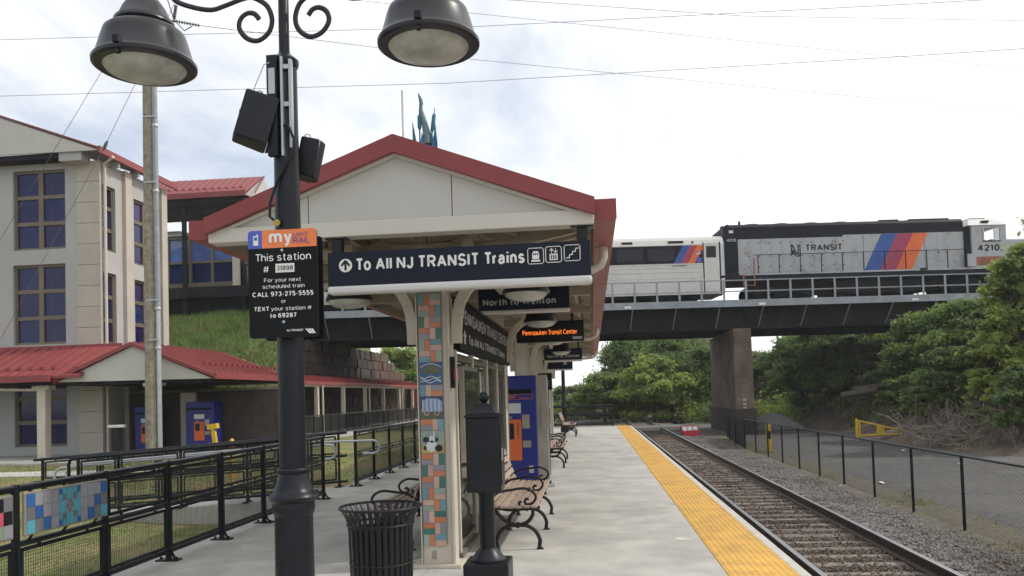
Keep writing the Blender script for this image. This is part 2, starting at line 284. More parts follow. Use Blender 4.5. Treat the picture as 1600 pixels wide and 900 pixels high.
def sharp_split(st):
    st = [p for i, p in enumerate(st) if i == 0 or abs(p[0]-st[i-1][0])+abs(p[1]-st[i-1][1]) > 1e-4]; out = []; cur = [st[0]]
    for i in range(1, len(st)):
        cur.append(st[i])
        if i < len(st)-1:
            a = math.atan2(st[i][1]-st[i-1][1], st[i][0]-st[i-1][0]); b = math.atan2(st[i+1][1]-st[i][1], st[i+1][0]-st[i][0])
            if abs((b-a+math.pi) % (2*math.pi)-math.pi) > math.radians(100): out.append(cur); cur = [st[i]]
    return out+[cur]
def text(s, m, parent, org, right, up, height=None, width=None, bold=0.0, ext=.002, name='lettering', align='L', local=False, shear=0.0):
    """flat sans lettering: org = lower left (or centre / right) of its box, cap height and optional width in metres"""
    w_ = .185 if bold > .005 else .12; x = 0.0; polys = []
    for si, ch in enumerate(s):
        if ch == ' ': x += .30; continue
        g = GLYPH[ch]; W = max(g[0], w_)
        for st in [q for s0 in g[1:] for q in sharp_split(s0)]:
            P = [np.array((x+w_/2+(W-w_)*a if g[0] else x+W/2, w_/2+(1-w_)*b)) for a, b in st]; n = len(P); cl = np.linalg.norm(P[0]-P[-1]) < 1e-4 and n > 3; Lf = []; Rf = []
            for i in range(n):
                d0 = P[i]-P[i-1] if i else (P[i]-P[-2] if cl else P[1]-P[0]); d1 = P[i+1]-P[i] if i < n-1 else (P[1]-P[0] if cl else d0)
                d0 = d0/(np.linalg.norm(d0)+1e-9); d1 = d1/(np.linalg.norm(d1)+1e-9); n0 = np.array((-d0[1], d0[0])); n1 = np.array((-d1[1], d1[0])); mt = n0+n1; q = mt @ mt
                mt = mt*(2/q) if q > .35 else n1; Lf.append(P[i]+mt*w_/2); Rf.append(P[i]-mt*w_/2)
            polys.append((Lf, Rf))
        nx = s[si+1] if si+1 < len(s) else ' '; x += W+(.02 if ch == 'T' and nx.islower() else .06 if ch == 'r' else .11)
    tw_ = x-.11; sc = height if height else width/tw_; sx = width/tw_ if width else sc
    R = Vector(right).normalized(); U = Vector(up).normalized(); Nn = R.cross(U).normalized(); O = Vector(org); off = {'L': 0, 'C': tw_*sx/2, 'R': tw_*sx}[align]; mb = MB()
    for j, (Lf, Rf) in enumerate(polys):
        n = len(Lf); e = ext+.0002*(j % 3); pt = lambda p: O+R*((p[0]+shear*p[1])*sx-off)+U*(p[1]*sc)+Nn*e
        mb.add([pt(p) for p in Lf]+[pt(p) for p in Rf], [(i, i+1, n+i+1, n+i) for i in range(n-1)])
    return mb.build(name, m, parent, local=local)
X3, Y3, Z3 = Vector((1,0,0)), Vector((0,1,0)), Vector((0,0,1))
# ------------------------------------------------------------------ ground, platform, track
def vnoise(x, y, s=1.0, seed=0):
    """cheap smooth value noise for terrain"""
    x = np.asarray(x, float)*s; y = np.asarray(y, float)*s
    def h(i, j):
        q = np.sin(i*127.1+j*311.7+seed*74.7)*43758.5453; return q-np.floor(q)
    i = np.floor(x); j = np.floor(y); a = x-i; b = y-j; a = a*a*(3-2*a); b = b*b*(3-2*b)
    return (h(i,j)*(1-a)+h(i+1,j)*a)*(1-b)+(h(i,j+1)*(1-a)+h(i+1,j+1)*a)*b
def grid(name, xs, ys, zf, m, kind='structure', mask=None):
    xs = np.array(xs, float); ys = np.array(ys, float); Xg, Yg = np.meshgrid(xs, ys); Zg = zf(Xg, Yg)
    nx, ny = len(xs), len(ys); v = np.stack([Xg.ravel(), Yg.ravel(), Zg.ravel()], 1)
    f = [(j*nx+i, j*nx+i+1, (j+1)*nx+i+1, (j+1)*nx+i) for j in range(ny-1) for i in range(nx-1)
         if mask is None or mask((xs[i]+xs[i+1])/2, (ys[j]+ys[j+1])/2)]
    me = bpy.data.meshes.new(name); me.from_pydata(v.tolist(), [], f); me.materials.append(m)
    me.polygons.foreach_set('use_smooth', [True]*len(f)); me.update()
    o = bpy.data.objects.new(name, me); COL.objects.link(o); return struct(o, kind)
grid('ground', [-400, -200, -80, -30, -10, 2, 20, 60, 200, 400], [-400, -200, -20, 20, 60, 110, 200, 400], lambda x, y: x*0-1.15, m_dirt)
def lawn_z(x, y):
    t = np.clip(np.maximum((-x-6.5)/6.0, (y-17)/7.0), 0, 1); return -.42+.36*t*t*(3-2*t)+.04*(vnoise(x, y, .7)-.5)
grid('lawn', np.arange(-34, -4.7, .7), np.arange(-4, 62, .8), lambda x, y: np.where(x > -5.3, -.42, lawn_z(x, y)), m_grass)
def blades(name, pts, hmin, hmax, wd, m, seed=1):
    """one object of many short bent grass blades standing on the given points"""
    r = np.random.default_rng(seed); n = len(pts); a = r.uniform(0, 2*np.pi, n); h = r.uniform(hmin, hmax, n); ln = r.uniform(.1, .8, n)*h; b = r.uniform(0, 2*np.pi, n)
    p = np.asarray(pts); dx = np.stack([np.cos(a), np.sin(a), 0*a], 1)*wd; up = np.stack([np.cos(b)*ln, np.sin(b)*ln, h], 1)
    v = np.concatenate([p-dx, p+dx, p+up], 0); f = np.stack([np.arange(n), np.arange(n)+n, np.arange(n)+2*n], 1)
    me = bpy.data.meshes.new(name); me.from_pydata(v.tolist(), [], f.tolist()); me.materials.append(m); me.update()
    o = bpy.data.objects.new(name, me); COL.objects.link(o); return struct(o, 'stuff')
_n = 42000; gx = rng.uniform(-20, -4.95, _n); gy = 4+21*rng.uniform(0, 1, _n)**.8
keep = ~((gy > 13.1) & (gy < 15.1) & (gx > -11.5)); gx = gx[keep]; gy = gy[keep]
g_ = blades('grass', np.stack([gx, gy, np.where(gx > -5.3, -.42, lawn_z(gx, gy))-.01], 1), .03, .10, .007, m_blade); g_['label'] = 'short patchy lawn grass beside the platform'; g_['category'] = 'grass'
# paving in front of the station house and under the roofed walk
struct(bx('pavement', m_conc, None, -34, -15.6, 22.9, 31.2, -.12, .0)); struct(bx('path', m_conc, None, -15.6, -11.6, 24.5, 62, -.12, .01))
struct(bx('sidewalk', m_conc, None, -20, -11.2, 18.9, 20.3, -.2, -.03))
# ramp path that leaves the platform to the left
rp = MB(); rp.prism([(-4.75, 13.25, 0), (-11.2, 13.25, -.39), (-11.2, 13.25, -.7), (-4.75, 13.25, -.7)], (0, 1.72, 0)); struct(rp.build('ramp', m_conc))
rp2 = MB(); rp2.prism([(-11.2, 13.25, -.39), (-13.2, 13.25, -.30), (-13.2, 13.25, -.6), (-11.2, 13.25, -.6)], (0, 7.2, 0)); struct(rp2.build('sidewalk', m_conc))

plat = thing('platform', None, None, (0, 0, 0)); struct(plat)
PE = 39.3
bx('platform_body', m_concd, plat, -4.74, 1.80, -6, PE, -1.1, -.03)
ys = [-6, -.6, 5.5, 11.6, 17.7, 23.8, 29.9, 36.0, PE]
for a, b in zip(ys[:-1], ys[1:]):
    for x0, x1 in ((-4.75, -1.61), (-1.61, 1.135)): bx('slab', m_conc, plat, x0+.004, x1-.004, a+.008, b-.008, -.028, 0, bevel=.004)
yy = -6
while yy < PE-.1:
    bx('edge_coping', m_conc2, plat, 1.737, 1.835+random.uniform(-.004, .004), yy+.003, min(yy+3.05, PE)-.003, -.16, .0, bevel=.008); yy += 3.05
# tactile panels with rows of truncated domes
mb = MB(); PW, PL = .60, 1.2
mb.box(0, PW-.004, .002, PL-.002, -.027, .002)
for i in range(10):
    for j in range(20):
        cx, cy = .03+.06*i, .03+.06*j; vs = []; 
        for r, z in ((.0155, .002), (.009, .0075)):
            vs += [(cx+r*math.cos(q), cy+r*math.sin(q), z) for q in (k*math.pi/3 for k in range(6))]
        mb.add(vs, [(k, (k+1) % 6, 6+(k+1) % 6, 6+k) for k in range(6)]+[tuple(range(6, 12))])
tp = mb.build('tactile_panel', m_yel, plat); tp.location = (1.136, -.2, 0)
for k in range(1, 33): cp(tp, plat, (1.136, -.2+k*PL, 0))
# cast-iron drain covers let into the slabs
for px, py in ((390, 858), (1070, 842), (1036, 790)):
    p = at(px, py, Z=0.0); c = MB(); c.lathe([(.11, .0005), (.11, .003), (.095, .003), (.09, .0015)], (p.x, p.y, 0), 20); c.build('drain_cover', m_conc2, plat)

# track
TX, RZ = 3.38, -.58
def tc_(y):          # centre line, bends left beyond the platform
    d = max(0.0, y-58.0); return TX - d*d/560.0
trk = thing('railway_track', None, None, (0, 0, 0)); struct(trk)
prof = [(-.07,-.172), (.07,-.172), (.07,-.155), (.012,-.135), (.012,-.045), (.036,-.035), (.036,-.004), (.03,0), (-.03,0), (-.036,-.004), (-.036,-.035), (-.012,-.045), (-.012,-.135), (-.07,-.155)]
for sgn in (-1, 1):
    Ys = [2.0, 30, 58]+[58+4*k for k in range(1, 20)]; mb = MB(); vs = []; n = len(prof)
    for y in Ys:
        s = -(max(0, y-58))/280.0; nx_ = 1/math.sqrt(1+s*s)
        for px, pz in prof: vs.append((tc_(y)+(sgn*.7525+px)*nx_, y-(sgn*.7525+px)*s*nx_, RZ+pz))
    fs = [(i*n+k, i*n+(k+1) % n, (i+1)*n+(k+1) % n, (i+1)*n+k) for i in range(len(Ys)-1) for k in range(n)]+[tuple(range(n))]
    mb.add(vs, fs); ro = mb.build('rail', m_rail, trk)
    ro.data.materials.append(m_railtop)
    for p in ro.data.polygons:
        if p.normal.z > .6 and p.center.z > RZ-.01: p.material_index = 1
tm = []
for v in range(4):
    mb = MB(); mb.box(-1.28, 1.28, -.11, .11, -.18, 0); o = mb.build('tie', m_tie, trk, local=True, bevel=.012)
    for q in o.data.vertices: q.co.z += random.uniform(-.012, .008); q.co.y += random.uniform(-.012, .012)
    tm.append(o)
y = 2.6; k = 0
while y < 84:
    o = tm[k] if k < 4 else cp(tm[k % 4], trk)
    o.location = (tc_(y)+random.uniform(-.04, .04), y+random.uniform(-.03, .03), RZ-.172+random.uniform(-.012, .004)); o.rotation_euler = (0, 0, random.uniform(-.02, .02)+max(0, y-58)/280)
    y += .535; k += 1
def bal_z(x, y):
    d = np.abs(x-np.vectorize(tc_)(y)); z = RZ-.205-np.clip(d-1.35, 0, 9)*.16; z = np.where(x < 2.35, RZ-.21, z)
    return np.maximum(z, -.86)+.03*(vnoise(x, y, 5)-.5)
grid('ballast', np.concatenate([np.arange(-20, 1.6, 2), np.arange(1.78, 6.0, .12)]), np.concatenate([np.arange(2, 24, .22), np.arange(24, 140, 1.2)]), lambda x, y: np.where((x < 1.7) & (y < 60), -1.2, bal_z(x, y)), m_bal)
# loose stones
oct_v = np.array([(1,0,0),(-1,0,0),(0,1,0),(0,-1,0),(0,0,1),(0,0,-1)], float); oct_f = np.array([(0,2,4),(2,1,4),(1,3,4),(3,0,4),(2,0,5),(1,2,5),(3,1,5),(0,3,5)])
def stones(name, P, smin, smax, m, seed=3):
    r = np.random.default_rng(seed); n = len(P); s = r.uniform(smin, smax, n); A = r.normal(size=(n, 3, 3)); Q, _ = np.linalg.qr(A)
    sc = r.uniform(.6, 1.25, (n, 1, 3))*s[:, None, None]; V = (oct_v[None]*sc*r.uniform(.8, 1.2, (n, 6, 1))) @ Q + np.asarray(P)[:, None, :]
    Fc = oct_f[None]+(np.arange(n)*6)[:, None, None]; me = bpy.data.meshes.new(name); me.from_pydata(V.reshape(-1, 3).tolist(), [], Fc.reshape(-1, 3).tolist()); me.materials.append(m); me.update()
    o = bpy.data.objects.new(name, me); COL.objects.link(o); return struct(o, 'stuff')
n = 60000; by = 5+45*rng.uniform(0, 1, n)**1.9; bxx = rng.uniform(1.95, 5.7, n)+np.abs(rng.normal(0, .16, n))
d = np.abs(bxx-TX); ph = ((by-2.6) % .535); on = (d < 1.3) & ((ph < .11) | (ph > .425)); kp = ~(on & (rng.uniform(0, 1, n) < .82)) & ~((np.abs(d-.7525) < .06)); bxx, by = bxx[kp], by[kp]
zz = np.maximum(bal_z(bxx, by), np.where(bxx > 5.5, -.85, -9))+.012; zz = np.where((np.abs(bxx-TX) < 1.3), np.maximum(zz, RZ-.2)+rng.uniform(0, .02, len(zz)), zz)
inn = np.abs(bxx-TX) < .74+.12*rng.normal(size=len(bxx)); BP = np.stack([bxx, by, zz], 1)
o = stones('ballast_stones', BP[~inn], .018, .038, m_balst); tag(o, 'loose grey crushed stones beside the rails', 'ballast')
o = stones('ballast_stones', BP[inn], .018, .038, m_balsb, 8); tag(o, 'rust browned crushed stones between the rails', 'ballast')
# pedestrian crossing panel across the rails beyond the platform
bx('crossing_panel', m_conc2, trk, TX-1.6, TX-.82, 49.3, 52.4, -.78, RZ+.004); bx('crossing_panel', m_conc2, trk, TX-.68, TX+.68, 49.3, 52.4, -.78, RZ+.004); bx('crossing_panel', m_conc2, trk, TX+.82, TX+2.2, 49.3, 52.4, -.78, RZ+.004)

# verge, road and the bank on the right
FX = 6.1
grid('verge', np.arange(5.4, 7.7, .25), np.arange(2, 60, .5), lambda x, y: -.835+.05*(vnoise(x, y, 1.5)-.5)-.06*np.clip(5.75-x, 0, 1)-.06*np.clip(x-6.4, 0, 2), m_verge)
grid('gravel_road', np.arange(6.7, 14.6, .35), np.concatenate([np.arange(2, 40, .6), np.arange(40, 90, 2)]), lambda x, y: -.845+.05*(vnoise(x, y, .6)-.5)+.02*(vnoise(x, y, 2.5)-.5)-.3*np.clip(7.15-x, 0, .5), m_road)
n = 9000; vx = rng.uniform(5.75, 6.9, n); vy = 6+34*rng.uniform(0, 1, n)**1.3; kk = vnoise(vx, vy, .8, 5) > .58
o = blades('grass', np.stack([vx, vy, vx*0-.85], 1)[kk], .03, .10, .008, m_blade, 4); tag(o, 'sparse weeds along the foot of the chain link fence', 'grass')
def bank_z(x, y):
    toe = 12.7+.5*np.sin(y*.33)+1.5*(vnoise(x*0, y, .15, 3)-.5)+np.clip((y-40)*.0, 0, 1); t = np.clip(x-toe, 0, None)
    top = 5.9+.4*(vnoise(x, y, .2, 8)-.5); z = -.93+t*.34+np.clip(t-1.6, 0, 99)*.36
    return np.minimum(z, top)+np.clip(t*.5, 0, 1)*(.5*(vnoise(x, y, .7, 2)-.5)+.25*(vnoise(x, y, 1.9, 6)-.5))
grid('embankment', np.concatenate([np.arange(11.2, 30, .45), np.arange(30, 120, 8)]), np.concatenate([np.arange(8, 62, .6), np.arange(62, 160, 6)]), bank_z, m_dirt)
def hill_z(x, y):
    t = np.clip((y-28.8)/13.15, 0, 1); z = 1.95+4.55*t**.9
    z = z+.25*(vnoise(x, y, .5, 4)-.5)*np.clip(t*4, 0, 1); z = np.where(y > 54, np.minimum(z, np.maximum(1.2, 4.6-(y-54)*.32)), z); return np.where(x > -15.2, 0.0, z)
grid('hillside', np.concatenate([np.arange(-60, -15.5, .7), [-15.25, -15.19]]), np.arange(28.8, 70, .7), hill_z, m_hill)
n = 26000; hx = rng.uniform(-25.5, -15.3, n); hy = rng.uniform(28.9, 43, n); hk = (hx > -17.2) | (hy > 31.5); hx, hy = hx[hk], hy[hk]
n = 3500; sy = rng.uniform(29, 40.5, n); sz = rng.uniform(.3, 1, n)*hill_z(sy*0-15.3, sy); hx = np.append(hx, sy*0-15.2); hy = np.append(hy, sy); hzz = np.append(hill_z(hx[:-n], hy[:-n])-.02, sz)
o = blades('grass', np.stack([hx, hy, hzz], 1), .12, .38, .025, m_hillb, 9); tag(o, 'long green grass on the hillside below the bridge', 'grass')

# gravel heap under the bridge
_h = thing('gravel_heap', 'grey cone shaped heap of gravel beside the bridge pier', 'gravel heap', (10.85, 50, -.85))
mb = MB(); pr = [(1.75, 0)]; rr = np.random.default_rng(5); n = 30; vs = []; fs = []
rings = [(1.75, -.05), (1.3, .28), (.85, .62), (.45, .86), (.15, .95)]
for r, z in rings:
    for k in range(n): q = 2*math.pi*k/n; s = r*(1+.10*math.sin(3*q+1)+rr.uniform(-.04, .04)); vs.append((10.85+s*1.05*math.cos(q), 50+s*math.sin(q), -.85+z*.98+rr.uniform(-.03, .03)))
for i in range(len(rings)-1):
    for k in range(n): fs.append((i*n+k, i*n+(k+1) % n, (i+1)*n+(k+1) % n, (i+1)*n+k))
fs.append(tuple((len(rings)-1)*n+k for k in range(n))); mb.add(vs, fs, True); mb.build('heap', m_pile, _h)

# ------------------------------------------------------------------ chain link fence along the road
fn = thing('chain_link_fence', 'black chain link fence between the ballast and the gravel road', 'fence', (FX, 8, -.82))
GZ, FT = -.82, .38
Yp = [7.7+2.13*k for k in range(13)]
p0 = MB().cyl((FX, Yp[0], GZ-.03), (FX, Yp[0], FT), .026, n=10).build('post', m_blk, fn)
for yq in Yp[1:]: cp(p0, fn, (0, yq-Yp[0], 0))
MB().tube([(FX, Yp[0], FT+.01), (FX, Yp[-1], FT+.01)], .021, 10).build('top_rail', m_blk, fn)
def diamond(name, P, D, length, z0, z1, pitch, r, m, parent):
    mb = MB(); Hh = z1-z0; P = Vector(P); D = Vector(D)
    for sg in (1, -1):
        s = -Hh
        while s < length+Hh:
            a0, b0 = (s, s+Hh) if sg > 0 else (s+Hh, s); pts = []
            lo, hi = 0.0, 1.0
            for t in ((0-a0)/(b0-a0), (length-a0)/(b0-a0)):
                pass
            ta, tb = sorted(((0-a0)/(b0-a0), (length-a0)/(b0-a0))); lo = max(0, ta); hi = min(1, tb)
            if hi > lo+.01:
                q0 = P+D*(a0+(b0-a0)*lo)+Z3*(z0+Hh*lo); q1 = P+D*(a0+(b0-a0)*hi)+Z3*(z0+Hh*hi)
                mb.tube([q0, q1], r, 3, cap=False, smooth=False)
            s += pitch
    return mb.build('chain_link', m, parent)
diamond('chain_link', (FX, Yp[0], 0), (0, 1, 0), Yp[-1]-Yp[0], GZ, FT, .075, .0017, m_link, fn)
# short return of the fence beside the pier, screened black
fr = thing('screen_fence', 'dark screened fence return at the foot of the bridge pier', 'fence', (FX, 33.3, GZ))
for a in ((FX, 33.4), (FX+.1, 36), (FX+.3, 38.7), (FX+.6, 41.2)): MB().cyl((a[0], a[1], GZ), (a[0], a[1], FT), .03, n=8).build('post', m_blk, fr)
MB().prism([(FX, 33.4, GZ), (FX+.6, 41.2, GZ), (FX+.6, 41.2, FT-.03), (FX, 33.4, FT-.03)], (.015, 0, 0)).build('screen', m_gird, fr)
# yellow marker on the fence, road gate, red barrier, litter
ym = thing('yellow_marker_post', 'yellow square marker post standing behind the chain link fence', 'post', (6.75, 31.9, -.85))
MB().box(6.66, 6.84, 31.85, 31.95, -.86, .24).build('post', m_yelp, ym, bevel=.01); MB().box(6.68, 6.82, 31.835, 31.849, -.35, -.05).build('plate', m_blk, ym)
gt = thing('road_gate', 'yellow swing gate of tapering pipes at the foot of the dirt bank', 'gate', (11.7, 37, -.85))
MB().box(11.61, 11.71, 36.95, 37.05, -.9, .13).build('post', m_yelp, gt, bevel=.01)
MB().tube([(11.72, 37, .03), (14.0, 37, -.55)], .04, 8).build('top_bar', m_yelp, gt); MB().tube([(11.72, 37, -.63), (14.0, 37, -.6)], .04, 8).build('bottom_bar', m_yelp, gt)
MB().box(12.5, 12.82, 36.95, 36.99, -.62, -.2).build('plate', m_yelp, gt)
MB().box(11.74, 11.82, 36.97, 37.03, -.6, .02).build('hinge_bar', m_yelp, gt)
rb = thing('red_barrier', 'red plastic barrier with a pale slotted top lying beside the track', 'barrier', (5.1, 43.5, -.9))
mb = MB(); mb.prism([(4.65, 43.2, -.55), (4.85, 43.2, -.92), (5.55, 43.2, -.92), (5.6, 43.2, -.5)], (0, .8, 0)); mb.build('body', m_redpl, rb, bevel=.03)
for k in range(3): MB().prism([(4.72+.28*k, 43.2, -.53+.013*k), (4.95+.28*k, 43.2, -.52+.013*k), (4.98+.28*k, 43.95, -.37), (4.75+.28*k, 43.95, -.38)], (0, 0, .05)).build('top_slat', m_wht, rb)
MB().box(4.66, 5.6, 43.9, 44.0, -.53, -.3).build('end_wall', m_redpl, rb, bevel=.02)
for k, (px, py, c) in enumerate(((1319, 761, 'crumpled white plastic bag caught at the second fence post'), (1377, 756, 'small white scrap of paper behind the fence on the road'), (1412, 705, 'pale scrap of paper near the heap of branches'), (1500, 725, 'flattened white cup lying at the foot of the bank'), (1040, 776, 'white litter lying between the rails'))):
    p = at(px, py, Z=-.78 if k in (0, 4) else -.86); mb = MB(); rr = np.random.default_rng(k+40); n = 12
    vs = [(p.x+rr.normal()*.06, p.y+rr.normal()*.06, p.z+.03+rr.uniform(-.04, .04)) for _ in range(n)]
    bm = bmesh.new(); [bm.verts.new(v) for v in vs]; bmesh.ops.convex_hull(bm, input=bm.verts); me = bpy.data.meshes.new('litter'); bm.to_mesh(me); bm.free(); me.materials.append(m_wht)
    o = bpy.data.objects.new('litter', me); COL.objects.link(o); tag(o, c, 'litter')
# ------------------------------------------------------------------ platform canopy
CX, GY, CE = -1.61, 6.78, 31.0                # centre line, front gable plane, far end
EW, RG, EV = 1.675, 3.866, 3.235             # half width at the eaves, ridge and eave heights (top of the metal)
can = thing('platform_canopy', 'long open platform canopy with red gabled roof and cream trusses', 'canopy', (CX, GY, 0))
def rz(x): return RG-(RG-EV)*abs(x-CX)/EW    # top of the roof over x
for sg in (-1, 1):
    xe = CX+sg*EW
    mb = MB(); mb.prism([(CX, GY-.13, RG-.0), (xe, GY-.13, EV), (xe, GY-.13, EV-.045), (CX, GY-.13, RG-.045)], (0, CE-GY+.26, 0)); rf = mb.build('roof_slope', m_red, can)
    ns = 58
    s0 = MB().prism([(CX+sg*.03, GY-.08, RG-.006), (xe, GY-.08, EV+.006), (xe, GY-.08, EV+.03), (CX+sg*.03, GY-.08, RG+.02)], (0, .025, 0)).build('seam', m_red, rf)
    for k in range(1, ns): cp(s0, rf, (0, k*.42, 0))
    # soffit boards under the metal, rake trim at the gable, box gutter along the eave
    for j in range(8):
        a, b = j/8, (j+1)/8-.012; xa, xb = CX+sg*EW*a, CX+sg*EW*b
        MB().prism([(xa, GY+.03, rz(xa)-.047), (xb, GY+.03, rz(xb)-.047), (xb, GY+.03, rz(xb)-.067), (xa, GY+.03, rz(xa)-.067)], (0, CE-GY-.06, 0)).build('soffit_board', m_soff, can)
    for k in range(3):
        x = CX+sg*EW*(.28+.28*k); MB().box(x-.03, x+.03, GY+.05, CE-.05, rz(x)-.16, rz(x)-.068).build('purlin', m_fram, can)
    for gy_, d in ((GY-.15, -.05), (CE+.12, .05)):
        MB().prism([(CX, gy_, RG+.012), (xe+sg*.01, gy_, EV+.012), (xe+sg*.01, gy_, EV-.13), (CX, gy_, RG-.14)], (0, d, 0)).build('rake_trim', m_red, can)
    xg = xe+sg*.185
    MB().box(xe+sg*.002, xg, GY-.1, CE+.1, EV-.155, EV-.145).build('gutter_floor', m_redd, can)
    MB().box(xg-sg*.012, xg, GY-.1, CE+.1, EV-.145, EV-.002).build('gutter_face', m_redd, can)
    MB().box(xe+sg*.002, xg+sg*.004, GY-.115, GY-.1, EV-.16, EV+.01).build('gutter_end', m_red, can)
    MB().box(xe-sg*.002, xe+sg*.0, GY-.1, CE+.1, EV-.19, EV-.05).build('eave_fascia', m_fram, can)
    for k in range(9):
        yq = GY+2.7*k+1.2; MB().box(xe+sg*.004, xg-sg*.013, yq, yq+.012, EV-.159, EV-.156).build('gutter_joint', m_red, can)
    # downpipes swing back from the gutter to the column
    CXC_ = -1.53
    for yq in (7.96, 17.9, 27.85):
        xm = xg-sg*.09
        MB().tube([(xm, yq, EV-.15), (xm, yq, EV-.26), (xm-sg*.03, yq, EV-.34), (xm-sg*.12, yq, EV-.385), (xm-sg*.5, yq, EV-.41), (CX+sg*.35, yq, EV-.47), (CXC_+sg*.09, yq, EV-.52), (CXC_+sg*.06, yq, EV-.62), (CXC_+sg*.06, yq, .12)], .045, 10).build('downpipe', m_cream, can)
# gable ends: siding panels between two seams, tie beam
gb, gyf = EV-.075, GY-.11
def gtop(x): return rz(x)-.15
xs = [CX-EW+.02, -2.39, -1.13, CX+EW-.02]
for yq, d in ((gyf, .05), (CE-.03, .05)):
    for a, b in zip(xs[:-1], xs[1:]):
        a2, b2 = a+.004, b-.004; pts = [(a2, gb)]+[(b2, gb)]+[(b2, max(gtop(b2), gb+.01))]
        if a2 < CX < b2: pts.append((CX, gtop(CX)))
        pts.append((a2, max(gtop(a2), gb+.01)))
        MB().prism([(p[0], yq, p[1]) for p in pts], (0, d, 0)).build('siding_panel', m_side, can)
    for sg in (-1, 1):
        MB().prism([(CX, yq-.035, RG-.135), (CX+sg*(EW-.01), yq-.035, EV-.132), (CX+sg*(EW-.01), yq-.035, EV-.157), (CX, yq-.035, RG-.165)], (0, .03, 0)).build('gable_trim', m_trim, can)
    MB().box(CX-EW+.0, CX+EW-.0, yq-.03, yq+.14, gb-.125, gb+.002).build('tie_beam', m_trim, can, bevel=.008)
# trusses
COLY = [7.7+4.97*k for k in range(5)]
ty = GY+.55; k = 0
tr_y = [8.95+1.24*2*k for k in range(9)]
for yq in [7.7]+tr_y:
    t = MB(); t.box(CX-EW+.05, CX+EW-.05, yq-.05, yq+.05, gb-.13, gb-.02)
    for sg in (-1, 1):
        t.bar((CX, yq, RG-.2), (CX+sg*(EW-.08), yq, EV-.165), .09, .1); t.bar((CX+sg*.06, yq, gb-.03), (CX+sg*.78, yq, rz(CX+.78)-.2), .07, .075)
        t.bar((CX+sg*1.0, yq, gb-.03), (CX+sg*1.0, yq, rz(CX+1.0)-.18), .07, .07)
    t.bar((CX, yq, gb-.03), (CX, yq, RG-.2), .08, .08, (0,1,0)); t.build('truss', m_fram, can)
for sg in (-1, 1):
    MB().box(CX+sg*.55-.05, CX+sg*.55+.05, GY+.2, CE-.1, gb-.26, gb-.132).build('beam', m_fram, can)
    for yq in (7.15, 7.4):
        MB().bar((CX+sg*.2, yq, 2.86), (CX+sg*1.5, yq, gb-.05), .07, .09).build('strut', m_fram, can)
